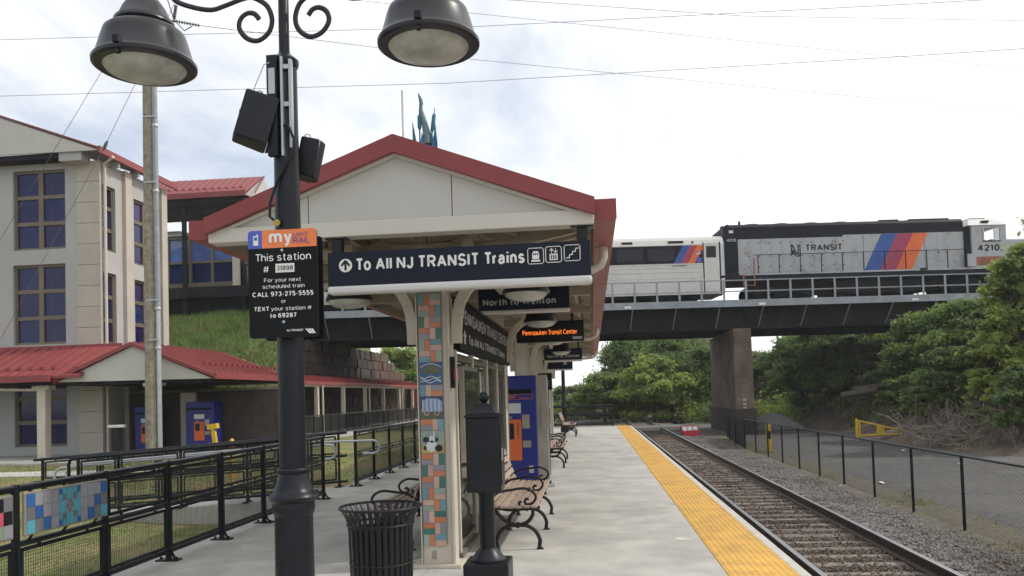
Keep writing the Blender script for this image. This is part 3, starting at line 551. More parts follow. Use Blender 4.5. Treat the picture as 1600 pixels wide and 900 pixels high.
# columns with curved brackets
CXC = -1.53
MOS = {'t': (.15, .31, .37), 'o': (.54, .20, .105), 'p': (.56, .37, .30), 's': (.29, .37, .31), 'l': (.27, .26, .30), 'g': (.055, .18, .14)}
MOSM = {q: M('tile_'+n, c, .25, var=.12, vs_=6, rnd=.08) for (q, c), n in zip(MOS.items(), ('teal', 'orange', 'pink', 'sage', 'lilac', 'green'))}
m_pw = M('tile_white', (.62, .64, .66), .25, var=.06); m_pn = M('tile_navy', (.03, .05, .14), .25, var=.15); m_pg = M('tile_moss', (.10, .11, .07), .3, var=.4, vs_=20)
m_pb = M('tile_sky', (.22, .32, .48), .25, var=.15); m_pk = M('tile_black', (.012, .012, .014), .25); m_py = M('tile_straw', (.45, .36, .10), .3, var=.1); m_pwv = M('tile_river', (.035, .10, .24), .25, var=.2)
for ci, yq in enumerate(COLY):
    first = ci == 0; r = .15
    c = thing('canopy_column', ['square cream column with a mosaic tile panel holding up the front of the canopy', 'cream canopy column hidden behind the windscreen panels', 'cream canopy column with arched brackets behind the blue ticket machine', 'cream canopy column behind the second bench', 'farthest cream canopy column near the end of the platform'][ci], 'column', (CXC, yq, 0), group='columns of the platform canopy')
    MB().box(CXC-.137, CXC+.155, yq-.06, yq+.16, 0, gb-.262).build('shaft', m_cream, c, bevel=.006)
    for sg in (-1, 1):                            # steel angles at the edges and curved brackets
        MB().box(CXC+(.157 if sg > 0 else -.152), CXC+(.172 if sg > 0 else -.139), yq-.085, yq+.165, 0.0, 2.62).build('edge_angle', m_cream, c, bevel=.003)
        cl = [(.055, 2.16), (.057, 2.3), (.07, 2.44), (.10, 2.56), (.16, 2.67), (.25, 2.76), (.38, 2.83), (.47, 2.86)]; eo = []; ei = []
        for i, (qx, qz) in enumerate(cl):
            ax, az = cl[max(0, i-1)]; bx_, bz_ = cl[min(len(cl)-1, i+1)]; dl = math.hypot(bx_-ax, bz_-az); nx_, nz_ = -(bz_-az)/dl, (bx_-ax)/dl; ei.append((qx+nx_*.05, qz+nz_*.05)); eo.append((qx-nx_*.05, qz-nz_*.05))
        ex = .172 if sg > 0 else .152
        poly = [(CXC+sg*(ex+qx), qz) for qx, qz in ei+eo[::-1]]
        MB().prism([(p[0], yq-.0, p[1]) for p in poly], (0, .09, 0)).build('bracket', m_cream, c)
    if first:
        # mosaic: blocks of two oblong tiles, three picture panels
        mbk = MB().box(CXC-.134, CXC+.105, yq-.072, yq-.06, .22, 2.66).build('backing', M('grout', (.24, .23, .21), .9), c)
        B = .1105; x0 = CXC-.125; fy = yq-.072; top = 2.64
        seq = ['b']*6+['P1', 'b', 'P2', 'b', 'P3']+['b']*8; z = top; ri = 0
        pal = [('v', 't', 'o', 'h', 's', 'p'), ('h', 'p', 's', 'v', 'o', 't'), ('v', 'g', 'p', 'h', 'l', 'o'), ('h', 'o', 'l', 'v', 'p', 'g'), ('v', 's', 'o', 'h', 't', 'p'), ('h', 'p', 't', 'v', 'o', 's'),
               ('v', 't', 'p', 'h', 'l', 'o'), ('h', 'o', 'l', 'v', 'p', 't'), ('h', 'o', 'l', 'v', 'p', 'g'), ('v', 'g', 'p', 'h', 'l', 'o'), ('h', 'o', 'l', 'v', 'p', 'g'), ('v', 't', 'o', 'h', 's', 'p'),
               ('h', 'p', 's', 'v', 'o', 't'), ('v', 'l', 'p', 'h', 'g', 'o'), ('h', 'o', 'g', 'v', 'p', 'l'), ('v', 's', 'o', 'h', 't', 'p')]
        for it in seq:
            if it == 'b':
                P = pal[ri % len(pal)]; ri += 1
                for side in (0, 1):
                    kind, c1, c2 = P[side*3:side*3+3]; xa = x0+side*B; g = .003
                    if kind == 'v': rs = [(xa, xa+B/2, z-B, z, c1), (xa+B/2, xa+B, z-B, z, c2)]
                    else: rs = [(xa, xa+B, z-B/2, z, c1), (xa, xa+B, z-B, z-B/2, c2)]
                    for a, b, q0, q1, cc in rs: MB().box(a+g/2, b-g/2, fy-.006, fy, q0+g/2, q1-g/2).build('tile', MOSM[cc], c)
                z -= B
            else:
                Hh = 2*B; zb = z-Hh; f1, f2, f3 = fy-.006, fy-.008, fy-.010; g = .003
                if it == 'P1':
                    MB().box(x0, x0+2*B, f1, fy, zb+.003, z-.003).build('picture_tile', m_pwv, c)
                    MB().prism([(x0+.012, f2, zb+.115), (x0+.04, f2, zb+.17), (x0+.11, f2, zb+.198), (x0+.18, f2, zb+.175), (x0+.21, f2, zb+.12), (x0+.15, f2, zb+.10)], (0, .002, 0)).build('inlay', m_pg, c)
                    for k in range(4):
                        zc = zb+.03+.022*k+(.10 if k == 3 else 0); pts = [(x0+.008+.0226*j, f3, zc+.011*math.sin(j*1.1+k*1.4)) for j in range(10)]
                        if k == 3: pts = [(x0+.008+.0226*j, f3, zb+.17+.036*math.sin(j/9*math.pi)) for j in range(10)]
                        MB().tube(pts, .004, 5).build('inlay', m_pw, c)
                elif it == 'P2':
                    MB().box(x0, x0+2*B, f1, fy, zb+.003, z-.003).build('picture_tile', m_pn, c)
                    MB().prism([(x0+.006, f2, zb+.07), (x0+.03, f2, zb+.18), (x0+.06, f2, zb+.205), (x0+.16, f2, zb+.20), (x0+.215, f2, zb+.17), (x0+.215, f2, zb+.07)], (0, .002, 0)).build('inlay', m_pb, c)
                    MB().box(x0+.004, x0+2*B-.004, f2, f1, zb+.005, zb+.066).build('inlay', m_pg, c)
                    for k in range(5): MB().box(x0+.02+.04*k, x0+.028+.04*k, f3, f2, zb+.075, zb+.19).build('inlay', m_pw, c)
                    for k in (0, 1): MB().tube([(x0+.06+.1*k+.022*math.cos(q*.7), f3, zb+.06+.022*math.sin(q*.7)) for q in range(9)], .005, 5, closed=True).build('inlay', MOSM['p'], c)
                else:
                    MB().box(x0, x0+2*B, f1, fy, zb+.085, z-.003).build('picture_tile', MOSM['s'], c); MB().box(x0, x0+2*B, f1, fy, zb+.003, zb+.082).build('picture_tile', m_py, c)
                    for k in range(7): MB().box(x0+.015+.03*k, x0+.018+.03*k, f2, f1, zb+.1, z-.01).build('inlay', MOSM['g'], c)
                    def blob(cx, cz, a, b, m, f): MB().prism([(x0+cx+a*math.cos(q*math.pi/6), f, zb+cz+b*math.sin(q*math.pi/6)) for q in range(12)], (0, .002, 0)).build('inlay', m, c)
                    blob(.10, .07, .055, .055, m_pw, f2); blob(.105, .14, .03, .035, m_pw, f2); blob(.125, .19, .008, .03, m_pw, f2); blob(.045, .135, .03, .028, m_pk, f3); blob(.17, .05, .038, .034, m_pk, f3); blob(.035, .055, .016, .02, m_pk, f3); blob(.15, .135, .014, .022, m_pk, f3)
                z -= Hh
        MB().box(CXC-.05, CXC-.01, yq-.066, yq-.06, .08, .16).build('outlet_plate', m_steel, c)
        MB().box(CXC+.173, CXC+.18, yq-.07, yq+.10, .0, 2.1).build('side_plate', m_cream, c)
        MB().box(CXC+.181, CXC+.215, yq-.095, yq-.02, 1.72, 2.02).build('notice_plate', m_signb, c)
        no = MB(); no.tube([(CXC+.217, yq-.058+.022*math.cos(q*.5236), 1.86+.055*math.sin(q*.5236)) for q in range(12)], .006, 5, closed=True); no.build('no_symbol', m_redpl, c)
    MB().box(CXC-.24, CXC+.24, yq-.13, yq+.2, 0, .035).build('base_plate', m_cream, c, bevel=.005)

# ------------------------------------------------------------------ hanging signs
def navy_sign(label, x0, x1, yq, z0, z1, hang, bar=.05):
    s = thing('hanging_sign', label, 'sign', ((x0+x1)/2, yq, z0))
    MB().box(x0, x1, yq-.04, yq+.04, z0+bar, z1).build('panel', m_sign, s, bevel=.006)
    MB().box(x0, x1, yq-.052, yq+.052, z0, z0+bar-.001).build('bottom_bar', m_alu, s, bevel=.018)
    for x in hang:
        MB().cyl((x, yq, z1-.005), (x, yq, gb-.127), .022, n=10).build('hanger', m_blk, s)
        MB().box(x-.07, x+.07, yq-.045, yq+.045, gb-.145, gb-.127).build('hanger_plate', m_blk, s)
    return s
SY = 6.72
s = thing('direction_sign', 'wide navy direction sign with white lettering hung under the canopy gable', 'sign', (-1.087, SY, 2.54))
MB().box(-2.228, .028, SY-.05, SY+.05, 2.615, 2.906).build('panel', m_sign, s, bevel=.005)
MB().box(-2.233, .035, SY-.066, SY+.066, 2.544, 2.614).build('bottom_bar', m_alu, s, bevel=.022)
for x in (-2.15, -.035):
    MB().box(x-.045, x+.045, SY-.035, SY+.035, 2.906, 3.02).build('hanger', m_blk, s, bevel=.004); MB().box(x-.095, x+.095, SY-.05, SY+.05, 3.02, 3.033).build('hanger_plate', m_blk, s)
FY = SY-.053
def sp(px, py): return at(px, py, Y=FY)
a = sp(556, 425); b = sp(820, 411); text('To All NJ TRANSIT Trains', m_wht, s, (a.x, FY, 2.737), X3, Z3, height=.108, width=b.x-a.x, bold=.014)
cc = sp(540, 415); MB().prism([(cc.x+.058*math.cos(q*math.pi/12), FY-.003, cc.z+.058*math.sin(q*math.pi/12)) for q in range(24)], (0, .002, 0)).build('arrow_disc', m_wht, s)
ar = MB(); ar.prism([(cc.x-.009, FY-.006, cc.z-.042), (cc.x+.009, FY-.006, cc.z-.042), (cc.x+.009, FY-.006, cc.z+.03), (cc.x-.009, FY-.006, cc.z+.03)], (0, .002, 0))
for sg in (-1, 1): ar.bar((cc.x+sg*.036, FY-.005, cc.z-.004), (cc.x, FY-.005, cc.z+.042), .017, .003, (0, 1, 0))
ar.build('arrow', m_sign, s)
for k, (px, py) in enumerate(((837, 400), (865, 397.5), (894, 395))):
    p = sp(px, py); h = .066; pts = [(p.x-h+.012, p.z-h), (p.x+h-.012, p.z-h), (p.x+h, p.z-h+.012), (p.x+h, p.z+h-.012), (p.x+h-.012, p.z+h), (p.x-h+.012, p.z+h), (p.x-h, p.z+h-.012), (p.x-h, p.z-h+.012)]
    MB().tube([(q[0], FY-.003, q[1]) for q in pts], .0035, 5, closed=True).build('pictogram_frame', m_wht, s)
    ic = MB(); y0, y1 = FY-.005, FY-.003
    if k == 0:
        ic.prism([(p.x-.028, y0, p.z-.028), (p.x+.028, y0, p.z-.028), (p.x+.03, y0, p.z+.015), (p.x+.02, y0, p.z+.04), (p.x-.02, y0, p.z+.04), (p.x-.03, y0, p.z+.015)], (0, .002, 0)); ic.box(p.x-.038, p.x+.038, y0, y1, p.z-.048, p.z-.034)
        dk = MB(); [dk.box(p.x+q-.006, p.x+q+.006, y0-.002, y0-.0005, p.z+.008, p.z+.022) for q in (-.016, 0, .016)]; dk.build('pictogram', m_sign, s)
    elif k == 1:
        ic.box(p.x-.034, p.x+.034, y0, y1, p.z-.048, p.z+.006)
        for sg in (-1, 1):
            ic.bar((p.x+sg*.017, y0, p.z+.012), (p.x+sg*.017, y0, p.z+.048), .006, .003, (0,1,0)); zt = p.z+(.05 if sg < 0 else .012); dz = -.018 if sg < 0 else .018
            ic.bar((p.x+sg*.017-.016, y0, zt+dz), (p.x+sg*.017, y0, zt), .006, .003, (0,1,0)); ic.bar((p.x+sg*.017+.016, y0, zt+dz), (p.x+sg*.017, y0, zt), .006, .003, (0,1,0))
        dk = MB(); [dk.box(p.x+q-.005, p.x+q+.005, y0-.002, y0-.0005, p.z-.04, p.z-.006) for q in (-.018, 0, .018)]; dk.build('pictogram', m_sign, s)
    else:
        for j in range(4):
            xa, za = p.x-.05+.026*j, p.z-.042+.026*j; ic.box(xa, xa+.028, y0, y1, za-.003, za+.005)
            if j < 3: ic.box(xa+.022, xa+.03, y0, y1, za+.005, za+.023)
    ic.build('pictogram', m_wht, s)
s2 = navy_sign('navy sign reading North to Trenton hung nearest behind the gable sign', -1.385, -.24, 10, 2.655, 2.985, (-1.28, -.35)); text('North to Trenton', m_gtxt, s2, (-1.33, 9.958, 2.762), X3, Z3, height=.085, width=.92, bold=.008)
sl_ = thing('led_sign', 'black train information display with orange lit letters under the canopy', 'display sign', (-.69, 14, 2.54))
MB().box(-1.28, -.105, 13.9, 14.1, 2.545, 2.905).build('housing', m_signb, sl_, bevel=.01); MB().box(-1.25, -.13, 13.89, 13.899, 2.6, 2.87).build('screen', m_blk, sl_)
text('Pennsauken Transit Center', m_led, sl_, (-1.17, 13.885, 2.665), X3, Z3, height=.085, width=.95, bold=.0); MB().box(-.3, -.14, 13.888, 13.899, 2.575, 2.62).build('maker_plate', m_gtxt, sl_)
for x in (-1.1, -.3): MB().cyl((x, 14, 2.9), (x, 14, gb-.127), .022, n=10).build('hanger', m_blk, sl_)
s3 = navy_sign('navy sign reading North to Trenton farther down, beyond the orange display', -1.16, -.21, 20, 2.43, 2.76, (-1.05, -.3)); text('North to Trenton', m_gtxt, s3, (-1.08, 19.958, 2.53), X3, Z3, height=.085, width=.80, bold=.006)
s4 = navy_sign('small dark hanging sign near the far end of the canopy', -1.45, -.55, 24, 2.33, 2.66, (-1.35, -.65))
MB().box(-.82, -.72, 23.955, 23.9597, 2.50, 2.58).build('pictogram', m_gtxt, s4)

# lanterns under the canopy: dark bell with a clear lens
def pendant(label, x, yq):
    t = thing('pendant_lamp', label, 'lamp', (x, yq, 2.5), group='lamps hung under the canopy')
    MB().lathe([(.05, .33), (.11, .32), (.16, .29), (.185, .24), (.205, .14), (.235, .08), (.24, .06), (.225, .055)], (x, yq, 2.58)).build('shade', m_blk, t)
    MB().lathe([(.215, .06), (.205, .03), (.16, .002), (.09, -.016), (.01, -.02)], (x, yq, 2.58), 24).build('lens', m_lens, t)
    MB().cyl((x, yq, 2.90), (x, yq, gb-.13), .02, n=8).build('stem', m_blk, t)
pendant('dark bell lamp right of the column, partly hidden behind the wide direction sign', -.62, 7.9); pendant('dark bell lamp hung between the first two canopy signs', -.68, 11.1); pendant('bell lamp hung just beyond the orange display', -.70, 15.2)
pendant('bell lamp whose lens shows left of the mosaic column under the direction sign', -2.42, 7.9); pendant('farthest bell lamp under the right side of the canopy', -.7, 19.2)

# ------------------------------------------------------------------ windscreen shelter
ws = thing('windscreen', 'glazed windscreen shelter with dark station name board behind the mosaic column', 'shelter', (-1.4, 8.1, 0))
WX, W0, W1 = -1.42, 8.05, 13.1; WL = -1.70
MB().box(WX, WX+.09, W0+.05, W1, 2.115, 2.63).build('name_board', m_signb, ws, bevel=.006); MB().box(WX-.01, WX+.10, W0+.05, W1, 2.635, 2.665).build('board_cap', m_blk, ws)
fx = WX+.092
text('PENNSAUKEN TRANSIT CENTER', m_gtxt, ws, (fx, W0+.22, 2.405), Y3, Z3, height=.15, width=4.3, bold=.006)
text('To All NJ TRANSIT Trains', m_gtxt, ws, (fx, W0+.62, 2.20), Y3, Z3, height=.105, width=3.6, bold=.006)
t_ = MB(); t_.prism([(fx+.002, W0+.30, 2.19), (fx+.002, W0+.42, 2.19), (fx+.002, W0+.42, 2.27), (fx+.002, W0+.48, 2.27), (fx+.002, W0+.36, 2.34), (fx+.002, W0+.24, 2.27), (fx+.002, W0+.30, 2.27)], (.002, 0, 0)); t_.build('arrow', m_gtxt, ws)
my = [W0+.06, 9.27, 10.55, 11.7, W1-.03]
for x in (WX+.02, WL):
    for yq in my: MB().box(x-.03, x+.03, yq-.03, yq+.03, 0, 2.115).build('mullion', m_steel if yq == W1-.03 else m_cream, ws, bevel=.004)
    for a, b in zip(my[:-1], my[1:]):
        for z in (.12, .78, 2.03): MB().box(x-.022, x+.022, a+.031, b-.031, z-.025, z+.025).build('transom', m_wfrm, ws)
        MB().box(x-.004, x+.004, a+.032, b-.032, .146, .754).build('pane', m_glass, ws); MB().box(x-.004, x+.004, a+.032, b-.032, .806, 2.004).build('pane', m_glass, ws)
        MB().box(x-.008, x+.008, (a+b)/2-.012, (a+b)/2+.012, .806, 2.004).build('glazing_bar', m_wfrm, ws)
MB().box(WL+.03, WX-.01, W0+.1, W1-.1, 2.06, 2.1).build('lid', m_wfrm, ws); MB().box(WL-.05, WX+.07, W0, W1, 0, .05).build('curb', m_concd, ws)
ps = thing('poster_case', 'glazed notice case with a printed poster beside the mosaic column', 'notice case', (-1.32, 8.2, .6))
MB().box(-1.365, -1.31, 8.16, 9.15, .95, 1.95).build('frame', m_steel, ps, bevel=.004); MB().box(-1.309, -1.304, 8.22, 9.09, 1.03, 1.89).build('poster', m_poster, ps)
MB().box(-1.303, -1.299, 8.2, 9.11, 1.01, 1.91).build('cover', m_glass, ps); MB().box(-1.36, -1.305, 8.16, 9.15, .80, .90).build('lock_rail', m_steel, ps)
for k in range(3): MB().cyl((-1.307, 8.3+.06*k, .85), (-1.296, 8.3+.06*k, .85), .012, n=8).build('lock', m_wht, ps)

# ------------------------------------------------------------------ roof ornaments
m_mast = thing('lightning_rod', 'thin grey rod standing on the front of the canopy ridge', 'rod', (-1.59, 6.9, 3.87)); MB().cyl((-1.59, 6.9, 3.83), (-1.59, 6.9, 4.37), .009, n=8).build('rod', m_pipe, m_mast); MB().cyl((-1.59, 6.9, 3.83), (-1.59, 6.9, 3.9), .03, n=10).build('socket', m_pipe, m_mast)
m_reed = M('reed_blue', (.03, .16, .33), .5, var=.35, vs_=14); m_reedd = M('reed_teal', (.025, .14, .20), .5, var=.3, vs_=14); m_her = M('bird_grey', (.13, .19, .20), .6, var=.3, vs_=20)
sc_ = thing('roof_sculpture', 'blue metal sculpture of reeds with a grey wading bird on the canopy ridge', 'sculpture', (-1.56, 7.75, 3.86))
for k, (dx, dy, h, w0, ln, mm) in enumerate(((-.10, .0, .53, .028, -.03, m_reedd), (-.05, .03, .42, .045, .01, m_reed), (0, 0, .50, .05, .015, m_reed), (.045, .02, .44, .045, .0, m_reed), (.085, 0, .50, .03, .015, m_reedd), (-.02, -.03, .40, .05, -.01, m_reed), (.065, -.03, .36, .04, .02, m_reed))):
    x, y = -1.56+dx, 7.75+dy; MB().prism([(x-w0, y, 3.80), (x+w0, y, 3.80), (x+w0*.8+ln*.5, y, 3.86+h*.6), (x+ln, y, 3.86+h), (x-w0*.7+ln*.4, y, 3.86+h*.55)], (0, .018, 0)).build('reed_blade', mm, sc_)
for x, z0, z1, tl in ((-1.615, 4.30, 4.45, .0), (-1.475, 4.27, 4.45, .03)):
    MB().tube([(x-tl, 7.74, 3.85), (x-tl*.5, 7.74, z0)], .008, 6).build('stalk', m_reed, sc_); MB().tube([(x-tl*.5, 7.74, z0), (x-tl*.4, 7.74, z0+.02), (x+tl*.3, 7.74, z1-.02), (x+tl*.4, 7.74, z1)], [.012, .02, .02, .008], 8).build('cattail', m_reedd, sc_); MB().cyl((x+tl*.4, 7.74, z1), (x+tl*.5, 7.74, z1+.05), .004, n=6).build('spike', m_reedd, sc_)
MB().tube([(-1.54, 7.75, 4.15), (-1.555, 7.75, 4.30), (-1.58, 7.75, 4.42), (-1.60, 7.75, 4.49), (-1.60, 7.75, 4.535), (-1.595, 7.75, 4.56), (-1.60, 7.75, 4.60), (-1.615, 7.75, 4.645), (-1.622, 7.75, 4.67)], [.04, .035, .026, .02, .017, .02, .019, .010, .003], 9).build('bird', m_her, sc_)

# ------------------------------------------------------------------ foreground lamp post
LX, LY = -1.737, 4.5
lp = thing('lamp_post', 'tall black twin lamp post with scrolls in the foreground of the platform', 'lamp post', (LX, LY, 0))
MB().lathe([(.20, 0), (.20, .05), (.17, .09), (.135, .14), (.118, .2), (.112, .3), (.108, .98), (.108, .985)], (LX, LY, 0), 32).build('base', m_blk, lp)
MB().lathe([(.108, .98), (.118, 1.0), (.122, 1.03), (.118, 1.055), (.134, 1.065), (.142, 1.085), (.136, 1.1), (.122, 1.108), (.105, 1.135), (.09, 1.19), (.083, 1.22), (.095, 1.226), (.097, 1.24), (.088, 1.25)], (LX, LY, 0), 36).build('collar', m_blk, lp)
MB().lathe([(.077, 1.245), (.074, 2.4), (.070, 3.62), (.07, 3.63)], (LX, LY, 0), 28).build('shaft', m_blk, lp)
MB().lathe([(.075, 3.60), (.082, 3.62), (.082, 3.64), (.06, 3.66), (.034, 3.68), (.031, 3.70), (.030, 4.5), (.0, 4.55)], (LX, LY, 0), 24).build('finial_pole', m_blk, lp)
MB().box(LX-.073, LX-.012, LY-.10, LY-.062, 3.05, 3.64).build('junction_box', m_blk, lp, bevel=.003); MB().box(LX-.06, LX-.022, LY-.104, LY-.1005, 3.41, 3.56).build('rating_plate', m_pipe, lp)
MB().box(LX+.008, LX+.02, LY-.095, LY-.068, 3.05, 3.63).build('strut_channel', m_pipe, lp); MB().box(LX+.05, LX+.066, LY-.075, LY-.045, 3.1, 3.62).build('strut_channel', m_pipe, lp)
for z in (3.34, 3.56): MB().box(LX+.021, LX+.05, LY-.085, LY-.072, z, z+.025).build('strap', m_pipe, lp)
MB().tube([(LX-.02, LY-.07, 3.24), (LX+.05, LY-.1, 3.22), (LX+.085, LY-.1, 3.14), (LX+.08, LY-.1, 3.04), (LX+.03, LY-.09, 2.99), (LX-.02, LY-.085, 2.92), (LX-.07, LY-.09, 2.78), (LX-.072, LY-.09, 2.70), (LX-.03, LY-.082, 2.66)], .008, 8).build('cable', m_blkm, lp)
MB().tube([(LX-.028, LY-.086+.0, 2.66+.0), (LX-.028, LY-.1, 2.66)], .02, 12).build('grommet', M('brass', (.42, .27, .08), .35, .8), lp)
for k in range(1): MB().tube([(LX-.05, LY-.1, 3.595), (LX-.08, LY-.11, 3.58), (LX-.13, LY-.12, 3.46), (LX-.14, LY-.12, 3.43)], .003, 6).build('safety_cable', m_pipe, lp)
def bez2(P, n=5):
    P = [P[0]*2-P[1]]+P+[P[-1]*2-P[-2]]; o = []
    for i in range(1, len(P)-2):
        for k in range(n): t = k/n; a, b, c, d = P[i-1:i+3]; o.append(.5*((2*b)+(c-a)*t+(2*a-5*b+4*c-d)*t*t+(3*b-a-3*c+d)*t**3))
    return o+[P[-2]]
def ribbon(pts, wd=.03, th=.013, name='scroll'):
    mb = MB(); mb.tube(pts, wd/2, 4+4, flat=th/wd*1.0, fdir=(0, 1, 0)); return mb
for sg in (-1, 1):
    # one ribbon: from the lamp along the arm, down beside the pole and round into the scroll
    pts = [at(q[0], q[1], Y=LY) for q in ((262, -22), (273, 0), (300, 11), (330, 15.5), (352, 9), (375, 0), (392, -4), (408, 2), (419, 12), (425, 30), (422, 47), (412, 59), (400, 64), (386, 60), (376, 49), (373.5, 38), (378, 27), (388, 20.5), (398, 22), (405, 30))]
    pts = [(LX+sg*(LX-p.x), LY, p.z) for p in bez2(pts)]
    MB().tube(pts, .0155, 8, flat=.6, fdir=(0, 1, 0)).build('scroll_arm', m_lamp, lp)
    LRX = LX+sg*.865
    e_ = pts[0]; MB().tube([e_, (e_[0]+sg*.06, LY, e_[2]+.10), (e_[0]+sg*.13, LY, e_[2]+.24), (LRX-sg*.06, LY, 4.33), (LRX, LY, 4.31), (LRX, LY, 4.15)], .017, 10).build('arm', m_lamp, lp)
    lh = MB().lathe([(.238, .004), (.278, .0), (.294, .012), (.296, .03), (.284, .046), (.273, .06), (.243, .17), (.230, .21), (.212, .226), (.17, .232), (.165, .25), (.175, .262), (.17, .285), (.150, .30), (.125, .36), (.085, .42), (.05, .45), (.045, .52)], (LRX, LY, 3.655), 40).build('lamp_head', m_lamp, lp)
    MB().lathe([(.236, .003), (.215, -.022), (.165, -.042), (.09, -.054), (.01, -.058)], (LRX, LY, 3.66), 36).build('lens', m_lens, lh)
    MB().box(LRX-.018, LRX+.018, LY-.307, LY-.279, 3.69, 3.73).build('latch', m_blk, lh); MB().box(LRX-.012, LRX+.012, LY-.29, LY-.27, 3.632, 3.655).build('hinge', m_blk, lh)
# speakers strapped to the post
def speaker(label, c, yaw, tilt, wd, hg, dp):
    t = thing('loudspeaker', label, 'loudspeaker', c); R = Matrix.Rotation(yaw, 3, 'Z') @ Matrix.Rotation(tilt, 3, 'X'); C = Vector(c)
    def P(x, y, z): return C+R @ Vector((x, y, z))
    poly = [(-wd/2, -dp/2), (wd/2, -dp/2), (wd/2*.72, dp/2), (-wd/2*.72, dp/2)]
    MB().prism([P(x, y, -hg/2) for x, y in poly], P(0, 0, hg/2)-P(0, 0, -hg/2)).build('cabinet', m_blk, t, bevel=.012)
    fr = [(-wd/2*.9+wd*.9*k/8, -dp/2-.002-.035*math.sin(math.pi*k/8)) for k in range(9)]
    MB().prism([P(x, y, -hg/2*.96) for x, y in fr], P(0, 0, hg/2*.96)-P(0, 0, -hg/2*.96)).build('grille', m_blkm, t)
    MB().box(0, 0, 0, 0, 0, 0) if False else None
    yk = MB(); yk.bar(P(0, dp/2, 0), Vector((LX, LY, c[2])), .04, .05); yk.build('bracket', m_blk, t)
    MB().tube([P(0, .02+.018*math.cos(q*.785), hg/2+.018+.018*math.sin(q*.785)) for q in range(8)], .004, 6, closed=True).build('eye_ring', m_pipe, t); return t
speaker('black box loudspeaker tilted down on the left of the lamp post', (LX-.155, LY-.07, 3.27), math.radians(118), math.radians(16), .20, .29, .19)
speaker('smaller black loudspeaker tucked behind the right of the lamp post', (LX+.06, LY+.17, 3.10), math.radians(112), math.radians(12), .17, .24, .11)
# notice board on the post and a second board facing the other way
def board_face(sg_, X0, X1, Yb, Z0, Z1, parts):
    pass
ns_ = thing('station_notice_sign', 'black notice with orange and blue header reading This station on the lamp post', 'sign', (LX, LY-.14, 2.02))
bx0, bx1, bz0, bz1, by_ = -1.975, -1.575, 2.03, 2.64, LY-.165
def rrect(x0, x1, z0, z1, r, y, corners=(1,1,1,1)):
    pts = []
    for (cx, cz, a0), on in zip(((x1-r, z1-r, 0), (x0+r, z1-r, 90), (x0+r, z0+r, 180), (x1-r, z0+r, 270)), corners):
        if on: pts += [(cx+r*math.cos(math.radians(a0+k*18)), y, cz+r*math.sin(math.radians(a0+k*18))) for k in range(6)]
        else: pts.append((cx+(r if a0 in (0, 270) else -r), y, cz+(r if a0 in (0, 90) else -r)))
    return pts
MB().prism(rrect(bx0, bx1, bz0, bz1, .022, by_), (0, .012, 0)).build('board', m_signb, ns_)
y1 = by_-.0025
MB().prism(rrect(bx0+.083, bx1, bz1-.102, bz1, .022, y1, (1, 0, 0, 0)), (0, .002, 0)).build('header', m_org, ns_); MB().prism(rrect(bx0, bx0+.083, bz1-.102, bz1, .022, y1, (0, 1, 0, 0)), (0, .002, 0)).build('header_badge', m_bluep, ns_)
yf = by_-.004; cxm = (bx0+bx1)/2
ph = MB(); ph.box(bx0+.033, bx0+.062, yf-.002, yf, bz1-.085, bz1-.03); ph.box(bx0+.054, bx0+.060, yf-.002, yf, bz1-.03, bz1-.02); ph.build('phone_icon', m_wht, ns_); MB().box(bx0+.038, bx0+.057, yf-.003, yf-.0025, bz1-.056, bz1-.038).build('phone_icon', m_bluep, ns_)
def tl(s_, m, x, z, h, wd=None, al='C', bold=.0, sh=0): text(s_, m, ns_, (x, yf, z), X3, Z3, height=h, width=wd, bold=bold, align=al, shear=sh)
tl('my', m_wht, bx0+.125, bz1-.078, .075, .135, 'L', .012); tl('RAIL', m_blut, bx0+.264, bz1-.082, .034, .098, 'L', .004); tl('LIGHT', m_blut, bx0+.262, bz1-.042, .022, .085, 'L', 0, .3)
tl('This station', m_wht, cxm+.005, 2.463, .043, .325, bold=.0); tl('#', m_wht, bx0+.105, 2.399, .038, .036, bold=.0)
MB().box(bx0+.16, bx0+.27, yf-.0015, yf, 2.397, 2.447).build('number_patch', m_wht, ns_); text('31898', m_signb, ns_, (bx0+.215, yf-.0035, 2.408), X3, Z3, height=.027, width=.096, align='C')
tl('For your next', m_wht, cxm-.0, 2.344, .023, .215); tl('scheduled train', m_wht, cxm+.005, 2.308, .023, .245); tl('CALL 973-275-5555', m_wht, cxm, 2.263, .027, .355, bold=.012)
tl('or', m_wht, cxm+.004, 2.224, .022, .03); tl('TEXT', m_wht, cxm-.17+.0, 2.182, .025, .09, 'L', .012); tl('your station #', m_wht, cxm-.07, 2.182, .023, .235, 'L'); tl('to 69287', m_wht, cxm-.0, 2.142, .026, .155, bold=.012)
tl('NJ TRANSIT', m_wht, cxm+.02, 2.062, .013, .095, 'L', .01); lg = MB()
for k in range(3): lg.prism([(cxm+.125+.016*k, yf-.002, 2.075), (cxm+.136+.016*k, yf-.002, 2.075), (cxm+.16+.013*k, yf-.002, 2.048), (cxm+.149+.013*k, yf-.002, 2.048)], (0, .0015, 0))
lg.build('logo', m_wht, ns_)
for x, z in ((cxm+.0, 2.523), (cxm+.002, 2.118)): MB().cyl((x, yf-.004, z), (x, yf+.002, z), .008, n=10).build('bolt', m_pipe, ns_)
for z in (2.2, 2.5): MB().box(LX-.09, LX+.09, by_+.013, LY-.06, z-.02, z+.02).build('clamp', m_blk, ns_)
ns_.location.x += .066; ns_.location.z -= .036
nb = thing('notice_board_back', 'plain black back of a second notice board on the lamp post', 'sign', (LX+.15, LY+.1, 2.02)); MB().prism(rrect(-1.94, -1.578, 2.0, 2.62, .022, LY+.13), (0, .012, 0)).build('board', m_signb, nb)
